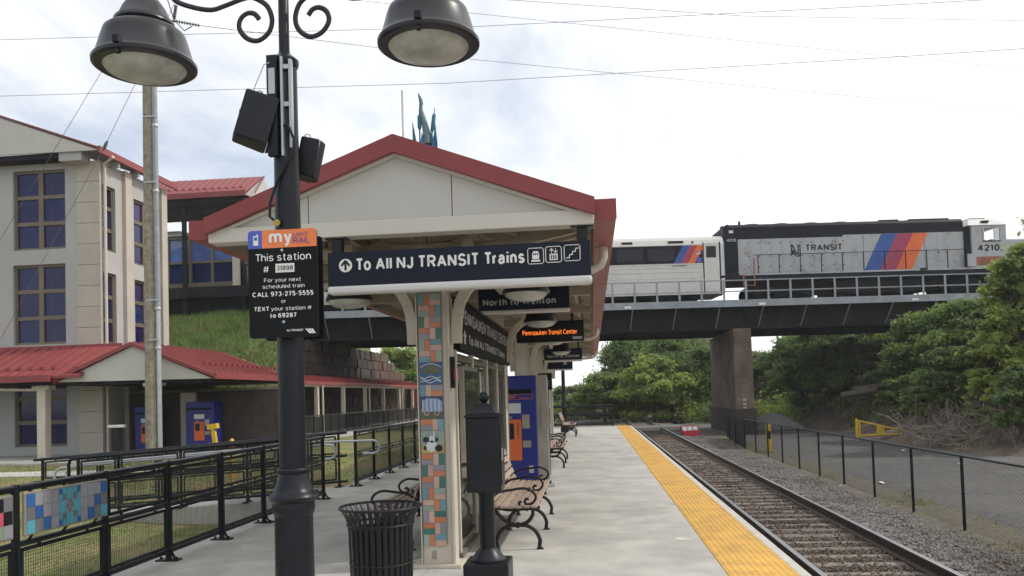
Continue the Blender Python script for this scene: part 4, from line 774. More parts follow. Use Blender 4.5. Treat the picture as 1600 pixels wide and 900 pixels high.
for z in (2.2, 2.5): MB().box(LX-.05, LX+.05, LY+.06, LY+.129, z-.02, z+.02).build('clamp', m_blk, nb)
# ------------------------------------------------------------------ benches
def bez(pts, n=8):
    """smooth curve through points (Catmull-Rom)"""
    P = [Vector(p) for p in pts]; P = [P[0]*2-P[1]]+P+[P[-1]*2-P[-2]]; out = []
    for i in range(1, len(P)-2):
        for k in range(n):
            t = k/n; a, b, c, d = P[i-1:i+3]
            out.append(.5*((2*b)+(c-a)*t+(2*a-5*b+4*c-d)*t*t+(3*b-a-3*c+d)*t**3))
    out.append(P[-2]); return out
def make_bench(label, loc, rotz):
    t = thing('bench', label, 'bench', (0, 0, 0), group='platform benches')
    LN = 2.44
    fm = MB(); c = lambda pts, r: fm.tube(bez([(x, 0, z) for x, z in pts]), r, 8)
    for x, sg in ((.0, 1), (.46, -1)):
        c([(x+sg*.0, .0), (x+sg*.005, .04), (x+sg*.0, .10), (x+sg*.045, .19), (x+sg*.13, .245), (x+sg*.235, .255)], [.0][0] if False else .021)
        fm.box(x-.035, x+.035, -.03, .03, 0, .012)
    c([(.20, .255), (.10, .30), (.02, .38), (-.03, .47)], .02); c([(.26, .255), (.34, .29), (.39, .36), (.395, .43)], .02); c([(.14, .29), (.17, .37), (.24, .41)], .014)
    fm.cyl((.23, -.03, .255), (.23, .03, .255), .03, n=10)
    c([(-.03, .46), (.12, .42), (.30, .425), (.43, .44), (.47, .43)], .02)                     # seat rail
    c([(-.02, .44), (-.08, .56), (-.13, .70), (-.19, .86), (-.21, .89)], .017)                 # back upright
    c([(-.07, .52), (.03, .60), (.17, .625), (.30, .64), (.39, .61), (.43, .55), (.40, .49), (.34, .47), (.31, .50), (.33, .53), (.355, .52)], .014)   # arm scroll
    c([(.26, .45), (.25, .49), (.28, .50)], .012)
    f0 = fm.build('end_frame', m_blkm, t)
    cp(f0, t, (0, LN/2, 0)); cp(f0, t, (0, LN, 0))
    for k in range(6):
        x = .0+.083*k; z = .447-.012*math.sin(k/5*math.pi)+(.0 if k < 5 else -.006); MB().box(x-.033, x+.033, -.06, LN+.06, z, z+.026).build('seat_slat', m_slat, t, bevel=.004)
    for k in range(5):
        z = .53+.082*k; x = -.045-.031*k; MB().bar((x+.012, -.06, z), (x+.012, LN+.06, z), .024, .066, (-.36, 0, 1)).build('back_slat', m_slat, t, bevel=.004)
    t.location = loc; t.rotation_euler = (0, 0, rotz); return t
b1 = make_bench('wood slat bench with scrolled black iron arms in front of the windscreen', (-1.06, 8.5, 0), 0)
cptree(b1, (-1.13, 17.75, 0), 0, 'second slatted bench along the platform, past the blue ticket machine'); cptree(b1, (-1.12, 30.4, 0), 0, 'farthest slatted bench, near the end of the platform')
cptree(b1, (-1.98, 10.95, 0), math.pi, 'bench facing left behind the trash can and mosaic column')

# ------------------------------------------------------------------ trash can
TXc, TYc = -1.635, 6.0
tcn = thing('trash_can', 'black flared steel slat trash can beside the mosaic column', 'trash can', (TXc, TYc, 0))
nb_ = 32; Hc = .82
sl0 = None
for k in range(nb_):
    a = 2*math.pi*k/nb_; ca, sa = math.cos(a), math.sin(a); P = lambda r, z: (TXc+r*ca, TYc+r*sa, z)
    MB().tube([P(.225, .05), P(.232, .3), P(.24, .64), P(.247, .70), P(.265, .755), P(.292, .80), P(.305, .815)], .017, 6, flat=.25, fdir=(ca, sa, 0)).build('slat', m_blkm, tcn)
for r, z, q in ((.306, .816, .011), (.249, .69, .010), (.236, .40, .007), (.227, .07, .012)): MB().tube([(TXc+r*math.cos(2*math.pi*k/40), TYc+r*math.sin(2*math.pi*k/40), z) for k in range(40)], q, 7, closed=True).build('hoop', m_blkm, tcn)
MB().lathe([(.21, .06), (.218, .66), (.205, .66), (.20, .1), (.0, .09)], (TXc, TYc, 0), 28, cap=False).build('liner', m_signb, tcn)
MB().lathe([(.2, .0), (.2, .06), (.0, .06)], (TXc, TYc, 0), 20, cap=False).build('foot', m_blkm, tcn)

# ------------------------------------------------------------------ black call box on pedestal
KX, KY = -.90, 6.62
kb = thing('call_box_pedestal', 'black box with ball finial on a round pedestal in front of the bench', 'call box', (KX, KY, 0))
MB().box(KX-.185, KX+.185, KY-.185, KY+.185, 0, .275).build('plinth', m_blk, kb, bevel=.012)
MB().lathe([(.15, .275), (.15, .29), (.125, .31), (.10, .345), (.078, .37), (.066, .38), (.064, .80), (.075, .83), (.075, .85)], (KX, KY, 0), 26).build('stem', m_blk, kb)
MB().box(KX-.14, KX+.14, KY-.14, KY+.14, .845, 1.455).build('cabinet', m_blk, kb, bevel=.008); MB().box(KX+.141, KX+.147, KY-.115, KY+.115, .9, 1.40).build('door', m_blk, kb, bevel=.003); MB().box(KX+.148, KX+.156, KY-.1, KY-.08, 1.1, 1.2).build('handle', m_pipe, kb)
rm = MB(); lv = [(.148, 1.457), (.148, 1.475), (.115, 1.49), (.088, 1.52), (.075, 1.555), (.075, 1.565)]; vs = []
for r, z in lv: vs += [(KX-r, KY-r, z), (KX+r, KY-r, z), (KX+r, KY+r, z), (KX-r, KY+r, z)]
fs = [(4*i+k, 4*i+(k+1) % 4, 4*i+4+(k+1) % 4, 4*i+4+k) for i in range(len(lv)-1) for k in range(4)]+[(3, 2, 1, 0), tuple(4*(len(lv)-1)+k for k in range(4))]
rm.add(vs, fs); rm.build('roof', m_blk, kb); MB().lathe([(.03, 1.565), (.03, 1.575), (.022, 1.58)]+[(.046*math.sin(q), 1.62-.046*math.cos(q)) for q in (.5, .8, 1.2, 1.57, 2.0, 2.4, 2.8, 3.1)], (KX, KY, 0), 20).build('finial', m_blk, kb)

# ------------------------------------------------------------------ ticket machine, validator, far post sign
def ticket_machine(label, x0, x1, y0, zb, H, dep, big=True):
    t = thing('ticket_machine', label, 'ticket machine', ((x0+x1)/2, y0, zb), group='ticket machines'); W = x1-x0
    MB().box(x0, x1, y0, y0+dep, zb, zb+H).build('cabinet', m_tvmb, t, bevel=.02); f = y0-.002
    q = lambda a, b, c, d, nm, mm, pr=.012: MB().box(x0+W*a, x0+W*b, y0-pr, y0-.001, zb+H*c, zb+H*d).build(nm, mm, t, bevel=.003)
    q(.30, .66, .20, .585, 'orange_panel', m_tvmo); MB().box(x0+W*.34, x0+W*.50, y0-.016, y0-.0125, zb+H*.40, zb+H*.55).build('screen', m_blk, t); MB().box(x0+W*.57, x0+W*.61, y0-.015, y0-.0125, zb+H*.40, zb+H*.56).build('keypad', m_rust, t)
    q(.30, .66, .645, .74, 'notice', m_pw); q(.68, .84, .50, .63, 'card_slot', m_steel); q(.68, .86, .32, .385, 'receipt_slot', m_steel); q(.36, .46, .595, .615, 'coin_slot', m_steel)
    q(.80, .90, .08, .15, 'cup_handle', m_pipe)
    MB().box(x0+.02, x1-.1, y0-.01, y0-.001, zb+H*.83, zb+H*.87).build('louvre', m_signb, t)
    if big:
        fr = MB(); zc0, zc1 = zb+H*.775, zb+H*.82
        for a in ((x0+W*.05, x1-W*.08, zc0, zc0+.006), (x0+W*.05, x1-W*.08, zc1, zc1+.006), (x1-W*.08, x1-W*.08+.006, zc0, zc1+.006), (x0+W*.05, x0+W*.05+.006, zc0, zc1+.006)): fr.box(a[0], a[1], y0-.003, y0-.001, a[2], a[3])
        fr.build('label_frame', m_so, t); text('NJ TRANSIT', m_so, t, (x0+W*.07, y0-.003, zc0+.022), X3, Z3, height=.058, width=W*.5, bold=.01); text('Tickets', m_so, t, (x0+W*.62, y0-.003, zc0+.014), X3, Z3, height=.03, width=W*.22)
        MB().box(x1+.001, x1+.01, y0+.03, y0+.1, zb+H*.72, zb+H*.88).build('side_light', m_bluep, t)
    return t
ticket_machine('tall blue ticket machine with orange panel on the platform behind the bench', -1.93, -1.05, 15.1, 0, 2.0, .75)
vd_ = thing('validator_stand', 'narrow stainless stand with a grey box beside the blue ticket machine', 'validator', (-.86, 14.2, 0))
MB().box(-.98, -.80, 14.15, 14.33, 0, 1.98).build('post', m_steel, vd_, bevel=.008); MB().box(-.90, -.765, 14.06, 14.145, 1.05, 1.45).build('reader', m_steel, vd_, bevel=.01); MB().box(-.76, -.748, 14.08, 14.12, 1.1, 1.38).build('display', m_rust, vd_); MB().box(-1.03, -.70, 14.1, 14.40, 0, .045).build('foot', m_pipe, vd_, bevel=.006); MB().box(-.797, -.785, 14.17, 14.3, .05, 1.9).build('trim', m_pipe, vd_)
fs_ = thing('post_notice', 'small black notice on a dark post beyond the ticket machine', 'sign', (-.98, 16.2, 0)); MB().cyl((-.93, 16.25, 0), (-.93, 16.25, 2.0), .055, n=12).build('post', m_blk, fs_); MB().box(-1.08, -.80, 16.17, 16.19, 1.72, 2.06).build('board', m_signb, fs_, bevel=.004)
MB().box(-.97, -.89, 16.165, 16.1695, 1.94, 1.98).build('number_patch', m_wht, fs_)
for z in (1.80, 1.84, 1.88, 1.90): MB().box(-1.03, -.85, 16.165, 16.1695, z, z+.008).build('text_line', m_gtxt, fs_)
lf = thing('far_lamp_post', 'slim dark lamp post at the far end of the platform', 'lamp post', (-1.2, 34.0, 0))
MB().lathe([(.17, 0), (.17, .2), (.12, .3), (.11, 1.05), (.14, 1.1), (.08, 1.25), (.07, 3.2), (.09, 3.25), (.03, 3.35), (.03, 3.9)], (-1.2, 34, 0), 18).build('shaft', m_blk, lf)
for sg in (-1, 1):
    x = -1.2+sg*.86; MB().tube([(-1.2, 34, 3.9), (-1.2+sg*.3, 34, 4.08), (-1.2+sg*.6, 34, 4.1), (x, 34, 4.15), (x, 34, 4.0)], .02, 8).build('arm', m_lamp, lf); MB().lathe([(.3, 3.55), (.32, 3.58), (.24, 3.78), (.16, 3.82), (.1, 3.95), (.04, 4.05)], (x, 34, 0), 18).build('lamp_head', m_lamp, lf)
MB().box(-1.62, -1.45, 29.4, 29.6, 0, .14).build('block', m_blk, lf) if False else None

# ------------------------------------------------------------------ railings
def railing(label, P0, P1, posts, z0=0.0, slope=0.0, plates=True, top=1.02, mid=.585, low=.10, skip_upper=(), ret_end=None, stub0=0.0, stub1=0.0, ground=None, rs=1.0):
    """pipe railing from P0 to P1: flat posts on base plates, three pipes, two wire mesh panels in each bay"""
    A = Vector(P0+(0,)); B = Vector(P1+(0,)); D = (B-A).normalized(); Sd = Vector((-D.y, D.x, 0)); Ln = (B-A).length
    t = thing('railing', label, 'railing', (A.x, A.y, z0))
    pt = lambda s, z, o=0.0: A+D*s+Sd*o+Z3*(z0+slope*s+z)
    for nm, z, r in (('top_rail', top, .030*rs), ('middle_rail', mid, .025*rs), ('bottom_rail', low, .025*rs)):
        pts = [pt(-stub0, z), pt(Ln+stub1, z)]
        if nm == 'top_rail' and ret_end: pts = [pt(-stub0, z), pt(Ln-.12, z), pt(Ln-.03, z-.02), pt(Ln, z-.10), pt(Ln, mid+.02)]
        MB().tube(pts, r, 10).build(nm, m_blk, t)
    for s in posts:
        MB().bar(pt(s, -.02 if ground is None else -.3), pt(s, top-.02), .055, .03, D).build('post', m_blk, t)
        if plates:
            o = MB(); o.bar(pt(s, .008)-Sd*.12, pt(s, .008)+Sd*.12, .12, .016); o.build('base_plate', m_blk, t)
            [MB().cyl(pt(s, .01, q), pt(s, .04, q), .013, n=6).build('bolt', m_blk, t) for q in (-.085, .085)]
            MB().bar(pt(s+.0, .02, -.07), pt(s, .14, -.005), .02, .02, D).build('stiffener', m_blk, t)
        MB().lathe([(.033, -.03), (.036, -.015), (.036, .015), (.033, .03)], (0, 0, 0), 10, tilt=None).build('collar', m_blk, t, local=True).location = (t.rotation_euler.to_matrix().inverted() @ (pt(s, top)-t.location))
    for a, b in zip(posts[:-1], posts[1:]):
        if b-a > 1.9: continue
        for zi, (u0, u1) in enumerate(((low+.045, mid-.05), (mid+.055, top-.06))):
            if zi == 1 and any(a-.01 <= q < b for q in skip_upper): continue
            s0, s1 = a+.06, b-.06; fr = MB()
            fr.bar(pt(s0, u0), pt(s1, u0), .016, .03); fr.bar(pt(s0, u1), pt(s1, u1), .016, .03); fr.bar(pt(s0, u0), pt(s0, u1), .016, .03, D); fr.bar(pt(s1, u0), pt(s1, u1), .016, .03, D)
            for q in (.2, .8):
                sq = s0+(s1-s0)*q; za, zb = (u0, low) if zi == 0 else (u1, top); fr.bar(pt(sq, za), pt(sq, zb), .02, .02, D); za, zb = (u1, mid) if zi == 0 else (u0, mid); fr.bar(pt(sq, za), pt(sq, zb), .02, .02, D)
            f = fr.build('panel_frame', m_blk, t); mm = MB(); g = .0275
            k = s0+g
            while k < s1-.01: mm.tube([pt(k, u0+.01), pt(k, u1-.01)], .0021, 3, cap=False, smooth=False); k += g
            k = u0+g
            while k < u1-.01: mm.tube([pt(s0+.01, k), pt(s1-.01, k)], .0021, 3, cap=False, smooth=False); k += g
            mm.build('wire_mesh', m_blk, f)
    return t
RX = -4.5
ps1 = [3.45, 4.65, 5.85, 7.0, 8.1, 9.32, 10.57, 11.8, 13.0]; y0_ = 3.45
railing('near run of black mesh railing along the left edge of the platform with tile panels', (RX, y0_), (RX, 13.0), [q-y0_ for q in ps1], skip_upper=(4.65-y0_, 5.85-y0_))
ps2 = [14.85+1.27*k for k in range(19)]
railing('far run of black mesh railing along the platform beyond the ramp opening', (RX, 14.85), (RX, ps2[-1]), [q-14.85 for q in ps2])
railing('near side railing of the ramp leading left from the platform', (-4.72, 13.35), (-9.25, 13.35), [.1, 1.25, 2.45, 3.6, 4.35], slope=-.0605, plates=True, ret_end=True, ground=1)
railing('far side railing of the ramp leading left from the platform', (-4.72, 14.83), (-11.0, 14.83), [.1, 1.3, 2.5, 3.7, 4.9, 6.1], slope=-.0605, plates=True, ground=1, stub0=.06)
for lab, yq, xr, xl in (('silver handrail with looped end along the near side of the ramp', 13.5, -4.45, -9.6), ('silver handrail with looped end along the far side of the ramp', 14.68, -4.0, -10.2)):
    h = thing('handrail', lab, 'handrail', ((xr+xl)/2, yq, 0), group='ramp handrails'); zz_ = lambda x: .87+.0605*(min(x, -4.72)+4.72)
    pts = [(xr-.3, yq, zz_(xr)-.24), (xr-.1, yq, zz_(xr)-.24), (xr-.02, yq, zz_(xr)-.21), (xr+.02, yq, zz_(xr)-.12), (xr-.02, yq, zz_(xr)-.03), (xr-.1, yq, zz_(xr))]+[(xr-.1+(xl-xr+.2)*k/8, yq, zz_(xr-.1+(xl-xr+.2)*k/8)) for k in range(1, 9)]+[(xl, yq, zz_(xl)-.05), (xl-.03, yq, zz_(xl)-.15), (xl, yq, zz_(xl)-.30)]
    MB().tube(pts, .021, 10).build('rail', m_pipe, h)
    for k in range(5):
        x = -4.9-k*1.1; MB().tube([(x, yq, zz_(x)-.02), (x, yq, zz_(x)-.07), (x, yq+(-.1 if yq < 14 else .1), zz_(x)-.09)], .009, 6).build('bracket', m_pipe, h)
# railing across the end of the platform
railing('black railing closing off the far end of the platform', (-4.4, 39.15), (1.02, 39.15), [.05+1.77*k for k in range(4)], rs=1.5)
MB().box(0, 0, 0, 0, 0, 0) if False else None
# tile art panels fixed inside the railing
TB = {'B': M('art_blue', (.035, .115, .31), .3, var=.1, rnd=.1), 'g': M('art_grey', (.265, .27, .30), .3, var=.08, rnd=.08), 'd': M('art_dark_grey', (.15, .15, .155), .3, var=.1, rnd=.1), 'C': M('art_cyan', (.09, .32, .41), .3, var=.12, rnd=.1),
      'k': M('art_black', (.012, .012, .015), .3), 'r': M('art_pink', (.5, .08, .12), .3), 'e': M('art_green', (.20, .25, .17), .3)}
def art(label, y0, y1, rows):
    t = thing('tile_art_panel', label, 'tile panel', (RX+.03, y0, .64)); z0, z1 = .645, .985; xb = RX+.038
    MB().box(xb, xb+.03, y0, y1, z0, z1).build('backing', m_steel, t, bevel=.01); X1 = xb+.0301; nc = len(rows[0]); cw = (y1-y0-.03)/nc; ch = (z1-z0-.03)/3
    def tile(a, b, c, d, m): MB().box(X1, X1+.004, a+.0022, b-.0022, c+.0022, d-.0022).build('tile', m, t)
    for ri, row in enumerate(rows):
        for ci, q in enumerate(row):
            a = y0+.015+ci*cw; c = z1-.015-(ri+1)*ch
            if q in TB: tile(a, a+cw, c, c+ch, TB[q])
            elif q == 'x':
                for i in range(3):
                    for j in range(3): tile(a+cw*i/3, a+cw*(i+1)/3, c+ch*j/3, c+ch*(j+1)/3, TB['d' if (i+j) % 2 else 'g'])
            else:                                    # corner cell: blue outer, dark inner, cyan between
                ou = {'1': (0, 1), '2': (1, 1), '3': (0, 0), '4': (1, 0)}[q]
                for i in (0, 1):
                    for j in (0, 1):
                        m = 'B' if (i, j) == ou else 'd' if (1-i, 1-j) == ou else 'C'; tile(a+cw*i/2, a+cw*(i+1)/2, c+ch*j/2, c+ch*(j+1)/2, TB[m])
    for y in (y0+.12, (y0+y1)/2, y1-.12):
        for z, e in ((z1-.01, 1.0), (z0+.01, .60)): MB().bar((xb+.008, y, z), (xb-.034, y, e), .025, .012).build('clip', m_blk, t)
art('grey, blue and turquoise ceramic tile panel on the railing', 5.87, 6.94, ('Bggg1C2gggB', 'dBggCxCggBd', 'CdBg3C4gBdC'))
art('tile panel with black, pink and green shapes cut off by the picture edge', 4.67, 5.745, ('ggBggdgkgkd', 'gdgBggdgkrk', 'eegdgeegkeg'))
# ------------------------------------------------------------------ station tower on the left
TXR, TY0, TY1, TXL = -17.41, 27.0, 31.35, -28.0         # right wall, front wall, back, left end
tw = thing('station_tower', 'three storey grey station tower with beige corner and red gabled roof', 'building', (-22, 30, 0))
def window(parent, face, a0, a1, z0, z1, cols, rows, mats):
    """window in a front ('f') or right side ('s') wall: recessed frame with each pane its own piece"""
    wobj = None; fw = .09; dep = .16
    def b(a, c, e, f, d0, d1):
        return (a, c, TY0+d0, TY0+d1, e, f) if face == 'f' else (TXR-d1, TXR-d0, a, c, e, f)
    fr = MB(); fr.box(*b(a0, a0+fw, z0, z1, dep-.06, dep+.04)); fr.box(*b(a1-fw, a1, z0, z1, dep-.06, dep+.04)); fr.box(*b(a0+fw, a1-fw, z0, z0+fw, dep-.06, dep+.04)); fr.box(*b(a0+fw, a1-fw, z1-fw, z1, dep-.06, dep+.04))
    for k in range(1, cols): x = a0+(a1-a0)*k/cols; fr.box(*b(x-.09, x+.09, z0+fw, z1-fw, dep-.055, dep+.035))
    for k in range(1, rows): z = z0+(z1-z0)*k/rows; fr.box(*b(a0+fw, a1-fw, z-.07, z+.07, dep-.05, dep+.03))
    wobj = fr.build('window', m_wfrm, parent)
    for i in range(cols):
        for j in range(rows):
            xa, xb = a0+(a1-a0)*i/cols+.02, a0+(a1-a0)*(i+1)/cols-.02; za, zb = z0+(z1-z0)*j/rows+.02, z0+(z1-z0)*(j+1)/rows-.02
            MB().box(*b(xa, xb, za, zb, dep+.005, dep+.02)).build('pane', mats[(i+j) % len(mats)], wobj)
fwin = [(-20.76, -18.73, 7.43, 10.34), (-20.78, -18.75, 3.98, 6.89), (-20.76, -18.75, .30, 2.90), (-24.6, -22.5, 7.43, 10.34), (-24.6, -22.5, 3.98, 6.89), (-24.6, -22.5, .3, 2.9)]
swin = [(27.75, 28.25, 7.35, 9.95), (29.25, 31.0, 7.15, 9.8), (27.75, 28.25, 3.95, 6.65), (29.25, 31.0, 3.95, 6.65)]
swin = [(27.15, 27.95, 7.35, 9.75), (29.15, 30.9, 7.15, 9.7), (27.15, 27.95, 3.95, 6.55), (29.15, 30.9, 3.95, 6.55)]
def wall_pieces(face, a0, a1, z0, z1, holes, th):
    cuts = sorted({z0, z1, *[h[2] for h in holes], *[h[3] for h in holes]}); mb = MB()
    for za, zb in zip(cuts[:-1], cuts[1:]):
        hs = sorted([(h[0], h[1]) for h in holes if h[2] <= za+1e-6 and h[3] >= zb-1e-6]); x = a0
        for ha, hb in hs+[(a1, a1)]:
            if ha > x+1e-6: mb.box(*((x, ha, TY0, TY0+th, za, zb) if face == 'f' else (TXR-th, TXR, x, ha, za, zb)))
            x = hb
    return mb
WH = 10.56
wall_pieces('f', TXL, -18.28, 0, WH, fwin, .3).build('front_wall', m_wall, tw); wall_pieces('s', 27.02, TY1, 0, WH, swin, .3).build('side_wall', m_sidew, tw)
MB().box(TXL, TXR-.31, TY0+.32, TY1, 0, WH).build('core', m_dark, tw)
m_wg1 = glass_mat('tower_glass_blue', '141c60', .42, .06); m_wg2 = glass_mat('tower_glass_violet', '1c1658', .42, .06)
for h in fwin: window(tw, 'f', *h, 2, 3, [m_wg1, m_wg2])
for h in fwin[:3]:
    for x in (h[0]+1.32, h[0]+1.72): MB().cyl((x, TY0+.26, h[2]), (x, TY0+.26, h[3]-(.6 if x > h[0]+1.5 else .3)), .035, n=8).build('interior_column', M('interior_red', (.75, .06, .10), .6) if 'interior_red' not in MATS else MATS['interior_red'], tw)
    for z in (h[2]+.75, h[2]+1.7): MB().box(h[0]+.2, h[1]-.2, TY0+.3, TY0+.315, z, z+.35).build('interior_panel', m_bluep, tw)
for h in swin: window(tw, 's', *h, 1 if h[1]-h[0] < 1 else 2, 3, [m_winr, m_winb])
q0 = None                                                  # beige corner blocks
for k in range(14):
    z = k*.755
    if q0 is None: q0 = MB().box(-18.276, TXR+.025, TY0-.03, TY0+.018, .004, .749).build('corner_block', m_quoin, tw, bevel=.012)
    else: cp(q0, tw, (0, 0, z))
for ya in (28.4, 30.95):
    MB().box(TXR, TXR+.14, ya, ya+.42, 0, WH).build('pilaster', m_quoin, tw)
MB().cyl((TXR+.10, 27.3-.14, 0), (TXR+.10, 27.16, 10.3), .055, n=10).build('downpipe', m_cream, tw)
MB().tube([(TXR+.10, 27.16, 10.3), (TXR+.12, 27.1, 10.45), (TXR+.6, 26.9, 10.62)], .05, 8).build('downpipe', m_cream, tw)
# roof: gable towards the platform, ridge off to the left
RDX, RDZ, EVX, EVZ = -25.6, 14.0, -17.05, 10.86; OY = 26.35
MB().prism([(RDX, OY, RDZ), (EVX, OY, EVZ), (EVX, OY, EVZ-.05), (RDX, OY, RDZ-.05)], (0, 5.3, 0)).build('roof_slope', m_red, tw)
MB().prism([(RDX, OY, RDZ), (RDX-8.5, OY, EVZ), (RDX-8.5, OY, EVZ-.10), (RDX, OY, RDZ-.10)], (0, 5.3, 0)).build('roof_slope', m_red, tw)
MB().box(EVX-.005, EVX+.09, OY-.0, OY+5.3, EVZ-.22, EVZ+.015).build('gutter', m_red, tw)
MB().prism([(RDX-8, OY+.04, WH+.32), (EVX-.02, OY+.04, WH+.32-.14), (EVX-.02, OY+.04, EVZ-.11), (RDX, OY+.04, RDZ-.11), (RDX-8, OY+.04, EVZ+.1)], (0, .08, 0)).build('gable_board', m_side, tw)
for k in range(0):
    x = RDX+.3+k*.355; MB().box(x, x+.012, OY+.032, OY+.0395, WH+.3, RDZ-(RDZ-EVZ)*(x-RDX)/(EVX-RDX)-.12).build('board_joint', m_wall, tw) if x < EVX-.2 else None
MB().box(-18.6, -17.75, OY+.13, TY0-.002, 10.45, 10.88).build('eave_block', m_wall, tw); MB().box(TXL, -18.61, OY+.13, TY0+.3, WH+.01, WH+.2).build('soffit', m_gird, tw)
for k in range(3): MB().box(TXR+.02, EVX-.01, 27.6+1.3*k, 27.72+1.3*k, WH-.1, WH+.14).build('rafter_end', m_wall, tw)

# ------------------------------------------------------------------ red roofs of the entrance
er = thing('entrance_canopy', 'low red standing seam entrance roof with a white gable in front of the tower', 'canopy', (-16, 24.8, 0))
GYF, PKX, PKZ, GL, GR, GEZ = 24.8, -14.92, 3.73, -17.55, -12.2, 2.62
for xe in (GL-.05, GR+.08):
    MB().prism([(PKX, GYF-.1, PKZ+.02), (xe, GYF-.1, GEZ+.02), (xe, GYF-.1, GEZ-.08), (PKX, GYF-.1, PKZ-.09)], (0, 6.6, 0)).build('gable_slope', m_red, er)
    sg = 1 if xe > PKX else -1
    g0 = MB().prism([(PKX, GYF+.1, PKZ+.022), (xe, GYF+.1, GEZ+.022), (xe, GYF+.1, GEZ+.06), (PKX, GYF+.1, PKZ+.06)], (0, .03, 0)).build('seam', m_red, er)
    for k in range(1, 15): cp(g0, er, (0, .42*k, 0))
    MB().box(xe, xe+sg*.12, GYF-.1, GYF+6.5, GEZ-.16, GEZ+.03).build('gutter', m_red, er)
    x = xe-sg*.5; s0 = None
    for k in range(15):
        b = MB().box(x-.06, x+.06, GYF+.27+.42*k, GYF+.37+.42*k, GEZ+.12+.2, GEZ+.22+.2).build('snow_guard', m_red, er) if s0 is None else cp(s0, er, (0, .42*k, 0)); s0 = s0 or b
MB().prism([(PKX, GYF-.13, PKZ+.03), (GL-.05, GYF-.13, GEZ+.03), (GL-.05, GYF-.13, GEZ-.09), (PKX, GYF-.13, PKZ-.1)], (0, .03, 0)).build('rake_trim', m_red, er); MB().prism([(PKX, GYF-.13, PKZ+.03), (GR+.08, GYF-.13, GEZ+.03), (GR+.08, GYF-.13, GEZ-.09), (PKX, GYF-.13, PKZ-.1)], (0, .03, 0)).build('rake_trim', m_red, er)
MB().prism([(GL+.02, GYF, GEZ-.10), (GR-.0, GYF, GEZ-.14), (PKX, GYF, PKZ-.10)], (0, .08, 0)).build('gable_board', m_side, er)
for k in range(17):
    x = GL+.3+.31*k; zt = PKZ-.1-(PKZ-GEZ)*abs(x-PKX)/(2.65)-.04
    if zt > 99: MB().box(x-.005, x+.005, GYF-.004, GYF-.0005, GEZ-.09, zt).build('board_joint', m_wall, er)
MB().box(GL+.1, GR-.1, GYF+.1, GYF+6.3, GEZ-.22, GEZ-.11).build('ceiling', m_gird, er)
# lean-to against the tower
MB().prism([(-28, 26.95, 3.84), (-28, 24.55, 2.73), (-28, 24.55, 2.65), (-28, 26.95, 3.74)], (28-16.6, 0, 0)).build('lean_to', m_red, er)
l0 = MB().prism([(-27.5, 26.95, 3.845), (-27.5, 24.55, 2.735), (-27.5, 24.55, 2.775), (-27.5, 26.95, 3.885)], (.03, 0, 0)).build('seam', m_red, er)
for k in range(1, 26): cp(l0, er, (.41*k, 0, 0))
l1 = MB().box(-27.36, -27.22, 25.02, 25.12, 2.97, 3.07).build('snow_guard', m_red, er)
for k in range(1, 24): cp(l1, er, (.41*k, 0, 0))
MB().box(-28, GL-.06, 24.42, 24.55, 2.54, 2.76).build('gutter', m_red, er); MB().box(-28, -16.6, 26.93, 26.99, 3.8, 3.92).build('flashing', m_red, er)
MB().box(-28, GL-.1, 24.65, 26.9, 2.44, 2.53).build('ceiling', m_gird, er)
for x in (-18.25, -22.6, -14.35):
    MB().box(x-.15, x+.15, 24.95, 25.25, -.05, 2.44).build('post', m_cream, er, bevel=.01); MB().box(x-.3, x+.3, 24.92, 25.28, 2.30, 2.43).build('post_head', m_cream, er)
MB().tube([(-19.9, 24.5, 2.5), (-19.8, 24.7, 2.36), (-19.4, 24.9, 2.33), (-18.45, 25.05, 2.30)], .05, 8).build('downpipe', m_cream, er)
# dark block wall under the hillside, with two ticket machines before it
WY = 28.5
rw = thing('retaining_wall', 'dark block retaining wall under the grassy hillside behind the entrance roof', 'wall', (-15, WY, 0))
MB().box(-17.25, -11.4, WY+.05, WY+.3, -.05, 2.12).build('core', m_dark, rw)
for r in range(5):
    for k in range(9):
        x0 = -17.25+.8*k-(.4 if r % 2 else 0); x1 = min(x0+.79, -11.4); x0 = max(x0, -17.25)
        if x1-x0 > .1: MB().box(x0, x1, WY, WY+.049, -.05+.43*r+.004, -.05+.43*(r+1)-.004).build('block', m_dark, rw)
MB().box(-17.3, -11.3, WY-.05, WY+.35, 2.125, 2.2).build('coping', m_concd, rw)
for x in (-14.9,): MB().box(x-.28, x+.28, WY-.2, WY-.005, -.05, 2.1).build('pilaster', m_quoin, rw)
ticket_machine('blue and orange ticket machine half hidden by the utility pole', -16.55, -15.75, 27.6, 0, 1.62, .6, False); ticket_machine('blue and orange ticket machine under the right side of the entrance roof', -14.62, -13.55, 27.6, 0, 1.75, .6, False)
rs2 = thing('stepped_block_wall', 'dark stepped stone block wall at the end of the roofed walk', 'wall', (-13.2, 33, 0))
for z, y1 in ((0, 35.6), (.62, 35.0), (1.24, 34.2)):
    y = 32.2
    while y < y1: MB().box(-14.6, -13.75, y, y+.78, z+.01, z+.61).build('block', m_stone, rs2, bevel=.03); y += .8
bo = thing('light_bollard', 'black bollard with a bright metal cap on the pavement by the tower', 'bollard', (-14.7, 23.6, -.06)); bp = at(183, 690, Y=23.6)
bo.location.x = bp.x; MB().box(bp.x-.13, bp.x+.13, 23.5, 23.7, -.1, 1.0).build('post', m_blk, bo, bevel=.01); MB().box(bp.x-.19, bp.x+.19, 23.4, 23.8, 1.0, 1.09).build('cap', m_alu, bo, bevel=.02)
